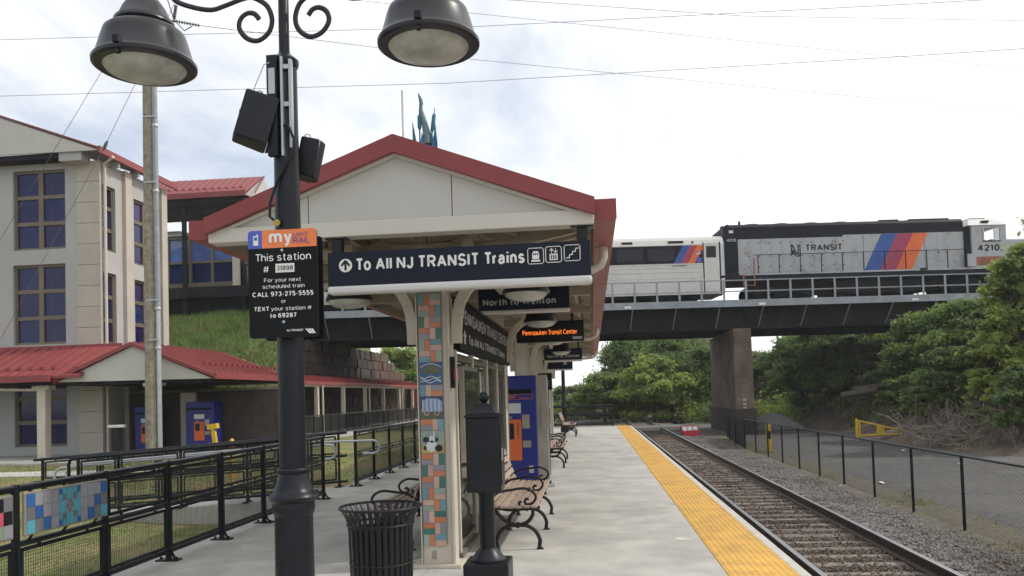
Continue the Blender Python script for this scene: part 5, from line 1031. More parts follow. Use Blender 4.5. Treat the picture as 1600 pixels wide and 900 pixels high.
yp = thing('yellow_standpipe', 'leaning yellow steel bar with a block top beyond the ramp railing', 'post', (-8.4, 17, -.35)); MB().bar((-8.17, 17, -.35), (-8.37, 17, 1.12), .085, .085).build('bar', m_yelp, yp); MB().bar((-8.48, 17, 1.13), (-8.26, 17, 1.16), .14, .11).build('head', m_yelp, yp)
yp2 = thing('yellow_bollard', 'short yellow bollard right of the leaning yellow bar', 'bollard', (-8.1, 17.3, -.35)); MB().cyl((-8.08, 17.3, -.38), (-8.08, 17.3, .8), .05, n=10).build('tube', m_yelp, yp2); MB().lathe([(.05, .8), (.042, .83), (.02, .85), (.0, .855)], (-8.08, 17.3, 0), 10).build('cap', m_yelp, yp2)

# ------------------------------------------------------------------ roofed walk that runs under the bridge
wk = thing('roofed_walk', 'long low red roofed walkway on cream posts running under the bridge', 'covered walkway', (-13.5, 31.3, 0))
WXE, WXR = -13.05, -14.15
MB().prism([(WXR, 31.3, 2.93), (WXE, 31.3, 2.56), (WXE, 31.3, 2.50), (WXR, 31.3, 2.85)], (0, 30, 0)).build('roof_slope', m_red, wk); MB().prism([(WXR, 31.3, 2.93), (-15.0, 31.3, 2.56), (-15.0, 31.3, 2.50), (WXR, 31.3, 2.85)], (0, 30, 0)).build('roof_slope', m_red, wk)
MB().prism([(WXE, 31.25, 2.50), (-15.0, 31.25, 2.5), (-15.0, 31.25, 2.38), (WXE, 31.25, 2.38)], (0, .06, 0)).build('end_trim', m_side, wk); MB().box(WXE, WXE+.10, 31.2, 61.3, 2.42, 2.58).build('gutter', m_red, wk); MB().box(WXE-.12, WXE-.0, 31.3, 61.3, 2.33, 2.47).build('eave_beam', m_cream, wk)
w0 = MB().prism([(WXR, 31.6, 2.932), (WXE, 31.6, 2.562), (WXE, 31.6, 2.60), (WXR, 31.6, 2.97)], (0, .03, 0)).build('seam', m_red, wk)
for k in range(1, 70): cp(w0, wk, (0, .42*k, 0))
wp = [37.3+4.1*k for k in range(6)]; p0 = MB().box(-13.24, -13.06, 37.2, 37.42, 0, 2.33).build('post', m_cream, wk, bevel=.01)
for yq in wp[1:]: cp(p0, wk, (0, yq-37.3, 0))
for yq in wp[::2]: MB().cyl((-13.0, yq+.45, 0), (-13.0, yq+.45, 2.42), .05, n=8).build('downpipe', m_cream, wk)
MB().box(-14.98, -14.9, 31.4, 61, .0, .06).build('kerb', m_concd, wk)
wr = thing('walk_railing', 'low black bar railing between the posts of the roofed walk', 'railing', (-13.0, 36, 0))
MB().tube([(-12.95, 30, .95), (-12.95, 60, .95)], .025, 8).build('top_rail', m_blk, wr); MB().tube([(-12.95, 30, .12), (-12.95, 60, .12)], .02, 8).build('bottom_rail', m_blk, wr)
v0 = MB().box(-12.97, -12.93, 29.98, 30.02, 0, .94).build('post', m_blk, wr)
for k in range(1, 25): cp(v0, wr, (0, 1.25*k, 0))
MB().box(-12.965, -12.955, 30, 60, .15, .9).build('screen', glass_mat('mesh_screen', '0a0a0a', .35, .8), wr)

# ------------------------------------------------------------------ upper station building beside the bridge
us = thing('upper_platform_station', 'raised station canopy with red roof above blue glazed waiting room', 'building', (-22, 43, 6.5))
UY = 42.0
MB().prism([(-34, UY, 13.3), (-18.6, UY, 13.2), (-18.45, UY+2.1, 14.6), (-34, UY+2.1, 14.68)], (0, .0, .08)).build('roof_slope', m_red, us); MB().prism([(-34, UY+4.2, 13.3), (-18.6, UY+4.2, 13.2), (-18.45, UY+2.1, 14.6), (-34, UY+2.1, 14.68)], (0, 0, .08)).build('roof_slope', m_red, us)
u0 = MB().prism([(-33.6, UY, 13.37), (-33.57, UY, 13.37), (-33.57, UY+2.1, 14.76), (-33.6, UY+2.1, 14.76)], (0, 0, .05)).build('seam', m_red, us)
for k in range(1, 36): cp(u0, us, (.42*k, 0, -.003*k))
us0 = MB().box(-33.46, -33.30, UY+.55, UY+.66, 13.74, 13.84).build('snow_guard', m_red, us)
for k in range(1, 35): cp(us0, us, (.42*k, 0, -.003*k))
MB().prism([(-18.6, UY-.02, 13.12), (-18.6, UY+4.2, 13.12), (-18.45, UY+2.1, 14.6)], (.06, 0, 0)).build('gable_board', m_side, us); MB().box(-34, -18.55, UY-.12, UY, 13.05, 13.35).build('gutter', m_red, us)
MB().prism([(-18.05, UY-.1, 13.1), (-18.0, UY-.1, 13.25), (-18.4, UY+2.1, 14.75), (-18.4, UY+2.1, 14.6)], (.05, 0, 0)).build('rake_trim', m_red, us)
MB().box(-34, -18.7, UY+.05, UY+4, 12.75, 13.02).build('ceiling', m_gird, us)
for k in range(7):
    x = -31+1.95*k; MB().bar((x, UY+.3, 12.2), (x+1.6, UY+.3, 12.85), .08, .1).build('brace', m_gird, us); 
for x in (-30, -26, -22.3, -18.95):
    MB().box(x-.1, x+.1, UY+.2, UY+.4, 6.6, 12.75).build('post', m_gird, us)
MB().tube([(-23.4, UY+.1, 12.75), (-23.2, UY, 12.3), (-22.6, UY, 12.15), (-22.4, UY+.2, 12.3)], .06, 8).build('downpipe', m_gird, us)
MB().box(-30, -19.6, UY+.6, UY+3.5, 8.2, 8.46).build('sill_band', m_wfrm, us); MB().box(-30, -19.6, UY+.6, UY+3.5, 10.95, 11.12).build('head_band', m_wfrm, us)
MB().prism([(-30, UY+.5, 11.12), (-21.5, UY+.5, 11.12), (-23.5, UY+2, 11.75), (-30, UY+2, 11.75)], (0, .1, 0)).build('waiting_room_roof', m_side, us)
for k in range(8):
    x = -30+1.3*k
    for za, zb, mm in ((8.47, 9.55, m_winb), (9.7, 10.94, M('sky_glass', (.10, .17, .42), .05, var=.5, vs_=.6, spec=.9) if k == 0 else MATS['sky_glass'])): MB().box(x+.1, x+1.22, UY+.75, UY+.8, za, zb).build('pane', mm, us)
    MB().box(x-.06, x+.08, UY+.65, UY+.85, 8.47, 10.94).build('mullion', m_wfrm, us)
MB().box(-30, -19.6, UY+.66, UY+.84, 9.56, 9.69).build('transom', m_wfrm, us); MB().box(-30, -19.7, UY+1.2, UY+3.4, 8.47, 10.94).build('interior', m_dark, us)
MB().box(-19.55, -19.1, UY+.3, UY+.5, 8.1, 10.75).build('column', m_cream, us); MB().box(-34, -18.2, UY+.15, UY+4.4, 7.55, 8.15).build('platform_slab', m_gird, us); MB().box(-34, -18.6, UY+.9, UY+4, 6.2, 7.54).build('plinth', m_signb, us)
for k in range(9): MB().box(-19.0+.0, -18.9, UY+.2+.45*k, UY+.24+.45*k, 8.16, 9.3).build('baluster', m_blk, us)
MB().box(-19.05, -16.3, UY+.22, UY+.28, 9.25, 9.32).build('hand_rail', m_blk, us)
for k in range(14): MB().box(-19.0+.2*k, -18.97+.2*k, UY+.23, UY+.27, 8.16, 9.25).build('baluster', m_blk, us)
MB().box(-18.2, -16.0, UY+.15, UY+4, 7.4, 8.1).build('platform_slab', m_gird, us); MB().box(-18.2, -16.0, UY+.6, UY+4, 6.2, 7.39).build('plinth', m_signb, us)

# ------------------------------------------------------------------ rail bridge
BA = math.radians(6.7); B0 = (.83, 43.0, 0.0)
br = thing('rail_bridge', 'black steel girder rail bridge with grey walkway railing crossing the tracks', 'bridge', B0, BA)
def lb(name, m, par, *a, bevel=0.0): return MB().box(*a).build(name, m, par, bevel=bevel, local=True)
U0, U1 = -18.2, 21.5
lb('walkway_edge', m_deck, br, U0, U1, -.06, .02, 6.02, 6.39); lb('walkway', m_deck, br, U0, U1, .021, 1.2, 6.22, 6.36)
lb('girder', m_gird, br, U0-3, U1+2, 1.02, 1.10, 4.94, 6.21); lb('girder_flange', m_gird, br, U0-3, U1+2, .82, 1.28, 4.87, 4.94); lb('deck', m_gird, br, U0-3, U1+4, 1.11, 9.4, 5.6, 6.30); lb('far_girder', m_gird, br, U0-3, U1+2, 8.4, 8.5, 4.92, 5.59)
lb('cross_girder', m_gird, br, U0, U1, 4.4, 4.6, 5.0, 5.59)
k = 0; u = .43-1.2*15
bk0 = None; bp0 = None
while u < U1-.1:
    if bp0 is None: bp0 = lb('railing_post', m_deck, br, u-.055, u+.055, -.08, -.061, 6.30, 7.46); pu = u
    else: cp(bp0, br, (u-pu, 0, 0))
    u += 1.2
u = -17.3
while u < U1:
    if bk0 is None: bk0 = MB().bar((u, .02, 6.0), (u, 1.01, 4.98), .045, .06).build('outrigger', m_deck, br, local=True); bu0 = u
    else: cp(bk0, br, (u-bu0, 0, 0))
    u += 2.35
for z in (7.44, 6.85): lb('railing_bar', m_deck, br, U0, U1, -.055, -.02, z-.03, z+.03)
for u in (1.05, 8.3, 16.6): lb('tag_plate', m_wht, br, u, u+.36, -.064, -.061, 6.08, 6.20)
for v in (2.42, 3.86): lb('bridge_rail', m_rail, br, U0-3, U1+20, v-.035, v+.035, 6.31, 6.47)
for v in range(0, 1): pass
# piers and abutments
pr_ = thing('bridge_pier', 'tall weathered concrete wall pier under the middle of the bridge', 'pier', (8.2, 48, 0))
MB().prism([(7.64, 44, -1.0), (8.66, 44, -1.0), (8.62, 44, 4.86), (7.68, 44, 4.86)], (0, 8.6, 0)).build('shaft', m_pier, pr_, bevel=.03)
MB().box(7.57, 8.74, 43.9, 52.75, -1.0, .55).build('footing', m_stone, pr_, bevel=.05)
for k in range(7): MB().box(7.655+.002*k, 8.69-.002*k, 43.985, 43.9995, .9+.47*k, .915+.47*k).build('form_joint', m_concd, pr_)
for z, s in ((.95, 'A'), (.72, 'B'), (.5, 'C')): MB().box(8.05, 8.22, 43.96, 43.984, z, z+.14).build('stencil', m_gtxt, pr_)
def ashlar(name, label, X, ys, zfun, m1, m2=None, split=None, dep=.6, h=.62, ln=1.25, sgn=1):
    t = thing(name, label, 'wall', (X, ys[0], 0)); variants = []
    for v in range(5):
        bm = MB().box(0, dep, 0, ln-.02, 0, h-.02); o = bm.build('stone_block', m1, t, local=True, bevel=.035)
        for q in o.data.vertices:
            q.co.x += random.uniform(-.05, .05); q.co.z += random.uniform(-.012, .012)
        variants.append([o, False])
    row = 0; z = 0.0
    while z < 6.0:
        y = ys[0]-(ln/2 if row % 2 else 0)
        while y < ys[1]:
            if y >= ys[0]-.7 and zfun(y+ln/2) > z+h*.6:
                vv = random.choice(variants)
                if not vv[1]: o = vv[0]; vv[1] = True
                else: o = cp(vv[0], t)
                o.location = (-dep+random.uniform(-.02, .03), y-ys[0], z)
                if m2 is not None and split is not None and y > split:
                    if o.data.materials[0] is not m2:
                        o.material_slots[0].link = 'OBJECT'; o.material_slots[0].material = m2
            y += ln
        z += h; row += 1
    for o, used in variants:
        if not used: bpy.data.objects.remove(o)
    return t
ab = ashlar('stone_abutment', 'rough stone block abutment carrying the left end of the bridge, stepped beyond it', -15.05, (40.6, 66), lambda y: 5.1 if y < 55 else max(2.6, 5.5-(y-55)*.24), m_stone, m_stonelit, 54.0)  # shade under the bridge and sun beyond it are put into the block colours
ab2 = ashlar('bridge_abutment', 'dark stone abutment under the right end of the bridge behind the bushes', 18.0, (46.0, 54), lambda y: 4.5, m_stone)
for o in list(ab2.children): o.location.z -= .6; o.location.x += .6
MB().box(18.05, 18.6, 46, 54, -.9, 4.4).build('core', m_stone, ab2); MB().box(-16.2, -15.7, 40.6, 56, 0, 4.4).build('core', m_stone, ab)

# ------------------------------------------------------------------ passenger coach
ch = thing('passenger_coach', 'stainless steel passenger coach with dark window band on the bridge', 'train coach', B0, BA)
C0, C1, VF, VB = -18.8, 7.0, 1.62, 4.66
body = [(VF, 6.95), (VF-.02, 7.75), (VF, 7.8), (VF+.0, 9.75), (VF+.10, 10.02), (VF+.32, 10.2), (VF+.8, 10.32), ((VF+VB)/2, 10.36)]
body = body+[(VF+VB-v, z) for v, z in body[-2::-1]]
MB().prism([(C0, v, z) for v, z in body], (C1-C0, 0, 0)).build('body', m_coach, ch, local=True)
lb('window_band', m_winb if False else m_locob, ch, C0+2, 5.80, VF-.012, VF-.003, 8.70, 9.70)
for k in range(12): lb('window', m_winc, ch, C0+2.3+1.75*k, C0+3.75+1.75*k, VF-.016, VF-.0125, 8.85, 9.55)
for z in (7.86, 8.2, 8.45, 8.62): lb('flute', m_coach, ch, C0+.3, 5.80, VF-.02, VF-.003, z, z+.025)
lb('sill', m_coach, ch, C0+.2, 5.84, VF-.035, VF-.021, 7.72, 7.80)
for u0, mm in ((4.15, m_sb), (4.55, m_sm), (4.95, m_so)): MB().prism([(u0, VF-.0165, 8.70), (u0+.40, VF-.0165, 8.70), (u0+.97, VF-.0165, 9.70), (u0+.57, VF-.0165, 9.70)], (0, .004, 0)).build('stripe', mm, ch, local=True)
dr = lb('door', m_coach, ch, 5.87, 6.72, VF-.03, VF-.003, 7.0, 9.80); lb('window', m_winc, dr, 6.0, 6.55, VF-.036, VF-.031, 8.98, 9.62); lb('frame', m_under, dr, 6.73, 6.80, VF-.034, VF-.004, 7.0, 9.85); lb('frame', m_under, dr, 5.82, 5.868, VF-.034, VF-.004, 7.0, 9.85)
lb('access_symbol', m_bluep, ch, 5.45, 5.73, VF-.0175, VF-.0125, 8.73, 9.02); lb('flag_decal', m_pw, ch, 5.46, 5.70, VF-.0175, VF-.0125, 9.18, 9.36)
for z in (9.2, 9.26, 9.32): lb('flag_stripe', m_redpl, ch, 5.56, 5.70, VF-.019, VF-.0176, z, z+.025)
lb('flag_canton', m_sb, ch, 5.46, 5.555, VF-.019, VF-.0176, 9.27, 9.36); text('NJ TRANSIT', m_locob, ch, (4.1, VF-.021, 8.52), X3, Z3, height=.09, width=.8, local=True, bold=.02)
for u in (1.3, 1.6, 3.9): lb('roof_vent', m_under, ch, u-.0, u+.3 if u < 2 else u+.85, VF-.0, VF+.09, 9.86, 9.96)
lb('marker_lamp', m_under, ch, 5.2, 5.3, VF-.04, VF-.004, 9.82, 9.92); lb('end_diaphragm', m_under, ch, 7.0, 7.1, 2.6, 3.7, 7.2, 9.7); lb('end_post', MATS['reed_teal'], ch, 7.001, 7.05, VF+.03, VF+.12, 7.6, 9.9)
lb('skirt', m_coach, ch, -3.5, 1.55, VF+.01, VF+.1, 7.05, 7.6); lb('equipment_box', m_under, ch, 1.6, 3.4, VF+.2, VF+1.2, 6.85, 7.5); lb('equipment_box', m_under, ch, -3.0, 1.5, VF+.2, VF+1.4, 6.8, 7.5)
def truck(par, uc, nw=2, wb=2.6, r=.46, frame_m=None):
    t = MB(); t.box(uc-wb/2-.75, uc+wb/2+.75, 1.95, 2.12, 6.95, 7.22); t.box(uc-.5, uc+.5, 1.9, 2.15, 6.72, 7.3); t.box(uc-wb/2-.2, uc-wb/2+.2, 1.9, 2.16, 6.75, 7.15); t.box(uc+wb/2-.2, uc+wb/2+.2, 1.9, 2.16, 6.75, 7.15); o = t.build('truck', m_under, par, local=True)
    for i in range(nw):
        u = uc-wb/2+wb*i/(nw-1)
        for v in (2.3, 3.86): MB().cyl((u, v-.07, 6.48+r), (u, v+.07, 6.48+r), r, n=24).build('wheel', m_under, o, local=True)
        MB().cyl((u, 2.3, 6.48+r), (u, 3.86, 6.48+r), .09, n=8).build('axle', m_under, o, local=True)
lb('underframe', m_under, ch, -18, 5.6, 2.2, 3.9, 6.8, 7.6); truck(ch, 3.9); truck(ch, -15.0); lb('coupler', m_under, ch, 7.0, 7.2, 2.95, 3.25, 7.0, 7.25)

# ------------------------------------------------------------------ locomotive
lo = thing('locomotive', 'silver and black diesel locomotive numbered 4210 with blue, magenta and orange stripes', 'locomotive', B0, BA)
HV, HB = 1.95, 4.33
lb('frame', m_locob, lo, 6.75, 26.2, 1.62, 4.66, 7.62, 7.98, bevel=.02); lb('walkway_edge', m_silver, lo, 7.9, 26.0, 1.60, 1.619, 7.93, 8.02)
lb('hood', m_silver, lo, 7.9, 20.75, HV, HB, 7.98, 10.02)
def hoodtop(u0, u1, z0, z1, nm='hood_roof', mm=m_locob):
    return MB().prism([(u0, HV-.01, z0), (u0, HV-.01, z1-.22), (u0, HV+.12, z1-.06), (u0, HV+.35, z1), (u0, HB-.35, z1), (u0, HB-.12, z1-.06), (u0, HB+.01, z1-.22), (u0, HB+.01, z0)], (u1-u0, 0, 0)).build(nm, mm, lo, local=True)
hoodtop(7.35, 20.75, 10.021, 10.92); lb('raised_side', m_silver, lo, 13.86, 20.74, HV-.02, HV-.011, 8.02, 10.12)
MB().prism([(7.12, HV-.012, 7.985), (7.9, HV-.012, 7.985), (7.9, HV-.012, 10.02), (7.35, HV-.012, 10.90), (7.12, HV-.012, 10.72)], (0, HB-HV+.02, 0)).build('hood_end', m_locob, lo, local=True)
lb('number_board', m_pw, lo, 7.42, 7.66, HV-.022, HV-.0125, 10.38, 10.54); text('4210', m_pw, lo, (7.28, HV-.018, 9.90), X3, Z3, height=.16, width=.52, local=True)
for u in (9.0, 10.7, 12.4, 14.1): MB().cyl((u, 3.14, 10.88), (u, 3.14, 11.02), .62, .55, n=24).build('roof_fan', m_locob, lo, local=True)
for u0, u1 in ((16.2, 17.3), (17.9, 20.2)): lb('roof_hatch', m_locob, lo, u0, u1, HV+.4, HB-.4, 10.92, 11.0)
lb('horn', m_locob, lo, 8.1, 8.2, 2.3, 2.4, 10.92, 11.12); lb('lamp', m_locob, lo, 7.3, 7.42, 2.9, 3.3, 10.85, 11.0)
u = 8.0
while u < 13.7:                                                  # hood doors, latches
    d_ = lb('hood_door', m_silver, lo, u+.01, u+.58, HV-.018, HV-.002, 8.1, 9.95); 
    for z in (8.4, 9.0, 9.75): lb('latch', m_under, d_, u+.45, u+.51, HV-.03, HV-.0185, z, z+.06)
    if u < 12: lb('grille', m_silver, d_, u+.12, u+.42, HV-.024, HV-.0185, 8.6, 9.5)
    u += .6
for u in (15.0, 16.1, 17.3, 18.5): lb('panel_joint', m_under, lo, u, u+.02, HV-.0235, HV-.0205, 8.05, 10.1)
dd = lb('hood_door', m_silver, lo, 19.2, 19.9, HV-.035, HV-.0205, 8.25, 9.85); lb('latch', m_under, dd, 19.25, 19.3, HV-.045, HV-.036, 8.9, 9.05); lb('tread', m_locob, lo, 18.0, 18.4, 1.55, 1.6, 7.95, 8.06)
for a0, a1, b0, b1, mm in ((15.0, 15.9, 16.06, 16.96, m_sb), (15.9, 16.8, 16.96, 17.87, m_sm), (16.8, 17.72, 17.87, 18.72, m_so)):
    MB().prism([(a0, HV-.026, 8.04), (a1, HV-.026, 8.04), (b1, HV-.026, 10.11), (b0, HV-.026, 10.11)], (0, .005, 0)).build('stripe', mm, lo, local=True)
tv = HV-.021
text('TRANSIT', m_locob, lo, (11.72, tv-.002, 9.26), X3, Z3, height=.36, width=2.1, bold=.012, local=True)
nj = MB()
def pth(pts, w_): nj.tube([(p[0], tv-.004, p[1]) for p in pts], w_, 6, flat=.3, fdir=(0, 1, 0))
pth(bez([(10.92, 9.06), (10.92, 9.45), (10.92, 9.62), (11.0, 9.58), (11.12, 9.3), (11.24, 9.1), (11.3, 9.12), (11.3, 9.35), (11.3, 9.64)], 5), .035); pth(bez([(11.0, 9.06), (11.0, 9.3), (11.05, 9.25), (11.16, 9.02), (11.28, 8.98), (11.40, 9.05), (11.41, 9.3), (11.41, 9.64)], 5), .035); nj.build('logo', m_locob, lo, local=True)
# cab with open window and low nose
cv = 1.66
cab = wall = MB(); CU0, CU1 = 21.05, 23.02
for bxx_ in ((CU0, 21.69, cv, cv+.06, 7.98, 10.40), (22.66, CU1, cv, cv+.06, 7.98, 10.40), (21.69, 22.66, cv, cv+.06, 7.98, 9.52), (21.69, 22.66, cv, cv+.06, 10.24, 10.40)): cab.box(*bxx_)
for bxx_ in ((CU0, 21.69, 4.58, 4.64, 7.98, 10.40), (22.66, CU1, 4.58, 4.64, 7.98, 10.40), (21.69, 22.66, 4.58, 4.64, 7.98, 9.52), (21.69, 22.66, 4.58, 4.64, 10.24, 10.40)): cab.box(*bxx_)
cab.box(CU0, CU0+.06, cv+.061, 4.579, 7.98, 10.40); cab.box(CU1-.06, CU1, cv+.061, 4.579, 7.98, 9.6); cb = cab.build('cab', m_silver, lo, local=True)
lb('cab_side_panel', m_locob, cb, 20.76, CU0-.001, 1.8, HB, 8.0, 10.3); lb('window_frame', m_under, cb, 21.66, 22.69, cv-.02, cv-.001, 9.46, 9.52); lb('window_post', m_pipe, cb, 22.32, 22.38, cv-.005, cv+.03, 9.52, 10.24); lb('wind_wing', m_pipe, cb, 21.69, 21.74, cv-.06, cv-.001, 9.52, 10.24); lb('pane', m_glass, cb, 22.39, 22.65, cv+.01, cv+.02, 9.53, 10.23)
MB().prism([(20.9, cv-.04, 10.401), (CU1+.02, cv-.04, 10.401), (22.6, cv+.6, 10.88), (21.3, cv+.6, 10.9)], (0, .05, 0)).build('cab_roof_lip', m_silver, cb, local=True)
rfm = MB(); vs = [(20.85, cv-.05, 10.40), (CU1+.05, cv-.05, 10.40), (CU1+.05, 4.69, 10.40), (20.85, 4.69, 10.40), (21.2, cv+.55, 10.86), (22.65, cv+.55, 10.86), (22.65, 4.1, 10.86), (21.2, 4.1, 10.86)]; rfm.add(vs, [(3, 2, 1, 0), (4, 5, 6, 7), (0, 1, 5, 4), (1, 2, 6, 5), (2, 3, 7, 6), (3, 0, 4, 7)]); rfm.build('cab_roof', m_coach, cb, local=True)
lb('air_conditioner', m_locob, cb, 21.4, 22.3, 2.4, 3.9, 10.861, 10.96); lb('roof_step', m_under, cb, 21.75, 22.15, 1.75, 2.0, 10.6, 10.68)
text('4210,', m_locob, cb, (21.36, cv-.002, 8.93), X3, Z3, height=.38, width=1.40, bold=.01, local=True); lb('faded_panel', m_rust, cb, 21.2, 22.7, cv-.008, cv-.001, 8.12, 8.62); lb('step_box', m_silver, cb, 20.72, 21.18, cv-.12, cv-.009, 8.06, 8.78)
lb('nose', m_silver, lo, CU1+.001, 25.2, 1.9, 4.4, 7.98, 9.64, bevel=.08); MB().cyl((23.85, 1.88, 9.35), (23.85, 1.9, 9.35), .12, n=14).build('bell', m_coach, lo, local=True)
for u in [8.9+1.19*k for k in range(11)]: lb('stanchion', m_locob, lo, u-.022, u+.022, 1.60, 1.64, 8.0, 9.06)
MB().tube([(8.6, 1.62, 9.06), (20.5, 1.62, 9.06), (20.85, 1.62, 9.3)], .02, 6).build('handrail', m_locob, lo, local=True)
for u in (8.05, 8.65): lb('step_rail', m_rust, lo, u-.03, u+.03, 1.56, 1.61, 7.3, 8.9 if u > 8.2 else 8.0)
for z in (7.35, 7.62, 7.9): lb('step', m_rust, lo, 8.08, 8.62, 1.56, 1.75, z, z+.04)
lb('underframe', m_under, lo, 8.8, 24.5, 2.2, 3.9, 6.95, 7.61); lb('brake_rigging', m_under, lo, 8.9, 11.9, 2.2, 3.8, 6.6, 6.94); lb('brake_rigging', m_under, lo, 19.6, 23.4, 2.2, 3.8, 6.6, 6.94); truck(lo, 10.3, 2, 2.75, .5); truck(lo, 21.4, 2, 2.75, .5); lb('fuel_tank', m_under, lo, 13.2, 18.2, 1.85, 4.4, 6.72, 7.61, bevel=.15); lb('pilot', m_locob, lo, 25.9, 26.2, 1.7, 4.6, 6.7, 7.6); lb('air_tank', m_under, lo, 18.4, 19.6, 2.0, 2.4, 7.1, 7.5, bevel=.1)
# engineer leaning an arm on the open cab window
def skinned(name, verts, edges, m, parent=None):
    me = bpy.data.meshes.new(name); me.from_pydata([v[0] for v in verts], edges, []); o = bpy.data.objects.new(name, me); COL.objects.link(o)
    o.modifiers.new('skin', 'SKIN'); ss = o.modifiers.new('sub', 'SUBSURF'); ss.levels = 1; ss.render_levels = 1
    for i, v in enumerate(verts): me.skin_vertices[0].data[i].radius = (v[1], v[1]); 
    me.skin_vertices[0].data[0].use_root = True; me.materials.append(m)
    if parent: o.parent = parent
    return o
pe = thing('person', 'train driver in a blue shirt resting an arm on the open cab window', 'person', B0, BA)
skinned('body', [((21.95, 2.35, 8.75), .19), ((21.95, 2.35, 9.1), .17), ((21.95, 2.3, 9.45), .19), ((21.95, 2.28, 9.68), .09), ((21.96, 2.26, 9.78), .06), ((21.98, 2.24, 9.93), .10), ((21.99, 2.24, 10.05), .085), ((21.97, 2.05, 9.6), .075), ((22.0, 1.85, 9.5), .055), ((22.12, 1.72, 9.56), .045), ((22.26, 1.70, 9.57), .038), ((22.33, 1.71, 9.58), .026), ((21.93, 2.55, 9.6), .075), ((22.1, 2.62, 9.35), .05), ((22.35, 2.5, 9.3), .042), ((22.3, 2.3, 8.72), .09), ((22.55, 2.3, 8.68), .07), ((22.6, 2.3, 8.2), .05)],
        [(0,1),(1,2),(2,3),(3,4),(4,5),(5,6),(2,7),(7,8),(8,9),(9,10),(10,11),(2,12),(12,13),(13,14),(0,15),(15,16),(16,17)], m_skin, pe)
skinned('shirt', [((21.95, 2.36, 8.85), .20), ((21.95, 2.35, 9.1), .185), ((21.95, 2.3, 9.45), .205), ((21.95, 2.28, 9.62), .11), ((21.97, 2.06, 9.6), .085), ((21.99, 1.93, 9.54), .07), ((21.93, 2.55, 9.6), .085), ((22.03, 2.6, 9.45), .065)], [(0,1),(1,2),(2,3),(2,4),(4,5),(2,6),(6,7)], m_shirt, pe)
skinned('hair', [((21.95, 2.25, 9.98), .09), ((21.97, 2.24, 10.08), .088)], [(0,1)], m_hair, pe)
# ------------------------------------------------------------------ utility pole and wires
UPX, UPY = -13.82, 24.0
up = thing('utility_pole', 'wooden utility pole with a grey conduit beside the entrance roof', 'utility pole', (UPX, UPY, -.1))
MB().tube([(UPX, UPY, -.15), (UPX+.02, UPY, 5), (UPX+.03, UPY, 11), (UPX+.04, UPY, 17)], [.205, .19, .17, .15], 18).build('pole', m_pole, up)
MB().tube([(UPX+.285, UPY-.05, -.05), (UPX+.285, UPY-.05, 4.7)], .075, 14).build('conduit', m_pipe, up); MB().tube([(UPX+.275, UPY-.05, 4.7), (UPX+.255, UPY-.05, 16.5)], .085, 14).build('conduit', m_deck, up)
for z in (3.4, 4.65, 8.4, 10.5, 13.0): MB().lathe([(.09, 0), (.097, .01), (.097, .09), (.09, .1)], (UPX+.27, UPY-.05, z), 14).build('coupling', m_pipe, up); MB().box(UPX-.05, UPX+.37, UPY-.19, UPY-.17, z+.3, z+.34).build('strap', m_pipe, up)
MB().box(UPX+.2, UPX+.46, UPY-.17, UPY+.07, -.12, -.02).build('conduit_foot', m_wht, up)
def insul(p, q, n=9):
    p = Vector(p); q = Vector(q); m = MB(); m.tube([p, q], .02, 6)
    for k in range(n): c = p.lerp(q, (k+.5)/n); d = (q-p).normalized()*.014; m.cyl(c-d, c+d, .055, n=10)
    return m
ia = at(274, 33, Y=UPY); ib = at(312, 40, Y=UPY+.3); insul(ia, ib).build('insulator', m_wire, up)
insul(at(272, 30, Y=UPY), at(275, 8, Y=UPY), 7).build('insulator', m_wire, up); MB().tube([at(262, 0, Y=UPY), at(272, 31, Y=UPY), at(288, 48, Y=UPY), at(300, 41, Y=UPY)], .018, 6).build('jumper', m_wire, up)
MB().bar((UPX, UPY, ia.z+.05), (ia.x, ia.y, ia.z), .05, .06).build('bracket', m_wire, up)
def wire(label, pts, r=.014, sag=0.0, grp='overhead wires'):
    P = [Vector(p) for p in pts]; full = []
    for a, b in zip(P[:-1], P[1:]):
        for k in range(10): t = k/10; q = a.lerp(b, t); q.z -= sag*4*t*(1-t); full.append(q)
    full.append(P[-1]); o = MB().tube(full, r, 5, cap=False).build('overhead_wire', m_wire); tag(o, label, 'wire', grp)
wire('upper thin wire running level across the sky from the left edge', [at(-60, 64, Y=46), at(300, 53.5, Y=46), at(735, 42, Y=46), at(1430, 6, Y=46), at(1640, -6, Y=46)], .015); wire('lower thin wire running level across the sky above the canopy', [at(-60, 152, Y=46), at(700, 130, Y=46), at(1400, 89, Y=46), at(1660, 72, Y=46)], .015)
wire('wire leading right from the insulator on the utility pole', [ib, at(740, 93, Y=34), at(1330, 150, Y=52), at(1700, 186, Y=64)], .010); wire('wire descending to the right from the top edge left of the right lamp', [at(500, -6, Y=34), at(760, 23, Y=38), at(1240, 72, Y=48), at(1700, 118, Y=60)], .010); wire('wire descending to the right from the top edge right of the right lamp', [at(740, -4, Y=40), at(1160, 25, Y=46), at(1640, 33, Y=60)], .013)
gw = (at(155, 118, Y=23.6), at(0, 375, Y=23.0), at(-150, 620, Y=22.5)); wire('faint guy wire slanting down left in front of the tower gable', [at(228, 0, Y=24)]+list(gw), .008, grp='guy wires')
wire('guy wire with a strain insulator at the tower eave', [at(290, -30, Y=23.9), at(163, 230, Y=23.4), at(20, 495, Y=22.8), at(-100, 715, Y=22.3)], .008, grp='guy wires')
o = MB().tube([at(168, 220, Y=23.39), at(166, 224, Y=23.39), at(162.5, 232, Y=23.38), at(161, 235, Y=23.38)], [.02, .05, .05, .02], 8).build('strain_insulator', m_wire); tag(o, 'small dark strain insulator on the guy wire at the tower eave', 'insulator')

